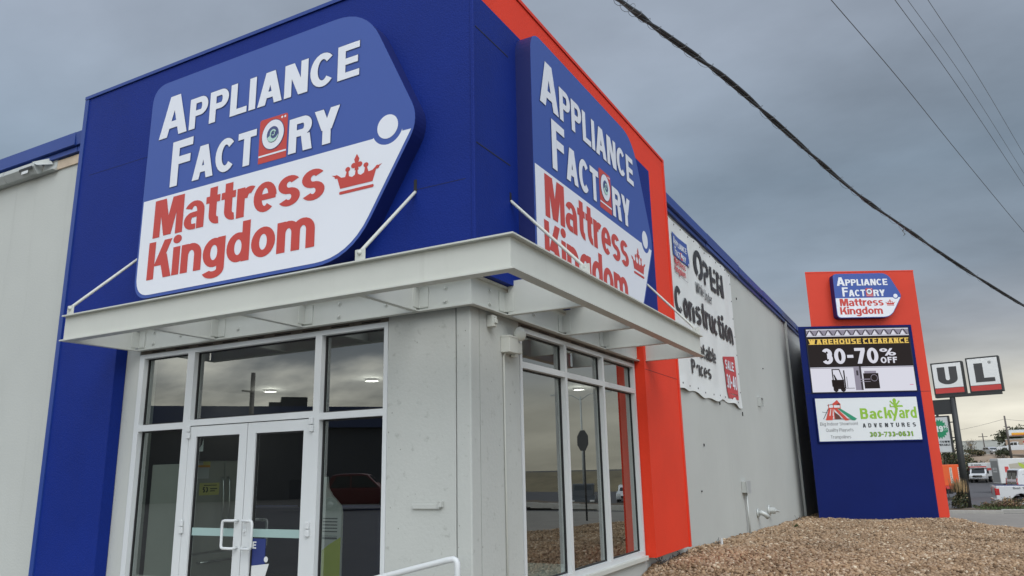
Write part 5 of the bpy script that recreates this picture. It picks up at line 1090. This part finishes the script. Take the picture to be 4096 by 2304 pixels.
MB().box(-.34, .34, 0, .65, 0, .98, .03).build('body', 'appliance_white', wm); MB().lathe([(.22, 0), (.22, .03), (.16, .035)], (0, 0, .48), (0, -1, 0), 22).build('door_ring', 'steel', wm); MB().face([(.15*math.cos(i*PI/10), -.036, .48+.15*math.sin(i*PI/10)) for i in range(20)]).build('door_glass', 'black', wm); MB().box(-.3, .3, -.012, 0, .84, .94).build('control_panel', 'charcoal', wm)
for x, y, lab in ((-8.15, 6.25, 'white front-loading washer, second from the counter end in the dim showroom'), (-7.4, 6.2, 'white front-loading washer in the middle of the dim showroom row'), (-6.6, 6.3, 'white front-loading washer near the right end of the dim showroom row'), (-5.85, 6.2, 'white front-loading washer closing the dim showroom row')):
    c_ = copy_tree(wm); c_.location = (x, y, 0); c_['label'] = lab
mat('quilt', (.50, .56, .52), .8, bump=.3, bscale=14)
mt_ = thing('mattress', 'white quilted mattress leaning low inside the side window', 'mattress', (-.28, 2.1, .26)); MB().box(-1.5, -.03, -1.05, .75, .0, .26, .05).build('quilted_top', 'quilt', mt_); MB().box(-1.5, -.03, -1.03, .73, -.26, -.005).build('base', 'charcoal', mt_)

# ------------------------------------------------------------------ across the street, seen only as reflections in the glass
mat('dark_facade', (.055, .055, .06), .8, var=.15, vscale=.4); mat('navy_band', (.03, .045, .11), .6); mat('dry_grass', (.17, .14, .085), .95, var=.3, vscale=.3)
an = math.atan2(-.69, -.72)
t = thing('street_building', 'long dark building with a navy roof band across the street, reflected in the doors', 'building', (-39, -38, -.1), an-PI/2)
MB().box(-45, 45, 0, 18, 0, 5.3).build('wall', 'dark_facade', t); MB().box(-45.2, 45.2, -.3, 18.2, 5.3, 6.9).build('roof_band', 'navy_band', t)
MB().box(-.9, 1.1, 1, 3.2, 6.9, 7.75, .05).box(-1.7, -1.5, 1, 1.3, 6.9, 7.7).box(1.1, 2.0, 1.2, 3, 6.9, 7.35).build('roof_unit', 'charcoal', t)
t = thing('utility_pole', 'utility pole across the street, reflected in the transom over the doors', 'utility pole', (-38.6, -33.2, -.1), 0, 'utility poles'); MB().tube([(0, 0, 0), (0, 0, 9.0)], [.2, .15], 8).build('pole', 'pole_wood', t, True); MB().box(-.1, .1, -.1, .9, 7.6, 7.7).build('crossarm', 'pole_wood', t)
t = thing('stop_sign', 'grey back of a stop sign on its post, reflected in the side windows', 'sign', (7.45, 20.4, -.2), .6); MB().tube([(0, 0, -.1), (0, 0, 3.0)], .035, 8).build('post', 'charcoal', t, True); MB().prism([(.40*math.cos(PI/8+i*PI/4), 2.85+.40*math.sin(PI/8+i*PI/4)) for i in range(8)], lambda u, v, q: (u, q, v), -.045, -.036).build('plate', 'charcoal', t)  # charcoal puts the backlit silhouette into the colour of post and plate
car('red suv parked across the street, reflected in the right pane', (-22.0, -25.2, -.1), an+PI/2+.25, 'car_red', 'suv', 'suv', .3)
q = MB(); us2 = [12+8*i for i in range(14)]; q.mesh([(x, 84+.15*x+dd, -1.3+z) for dd, z in ((0, 0), (5, 1.6), (9, 2.4), (30, 2.6)) for x in us2], [(j*14+i, j*14+i+1, (j+1)*14+i+1, (j+1)*14+i) for j in range(3) for i in range(13)]); struct(q.build('grass_bank', 'dry_grass', smooth=True))
for x, y, lab in ((14.5, 34, 'nearer street lamp reflected in the side windows'), (21, 52, 'farther street lamp reflected in the side windows')):
    t = thing('street_lamp', lab, 'street lamp', (x, y, gz(x, y)), 0, 'street lamps'); MB().tube([(0, 0, 0), (0, 0, 8.6)], [.1, .07], 8).build('pole', 'galvanised', t, True)
    for s_ in (-1, 1): MB().tube([(0, 0, 8.3), (s_*.8, 0, 8.75), (s_*2.0, 0, 8.85)], .04, 6).box(s_*2.35-.35, s_*2.35+.35, -.12, .12, 8.8, 8.92).build('lamp_arm', 'galvanised', t)
car('dark suv with lamps on in the yard, reflected in the side windows', (18.5, 46, -1.2), -PI/2-.35, 'car_dark', 'suv', 'suv', .35); car('white car behind the dark suv, reflected in the side windows', (19.5, 58, -1.2), -PI/2-.3, 'car_white')
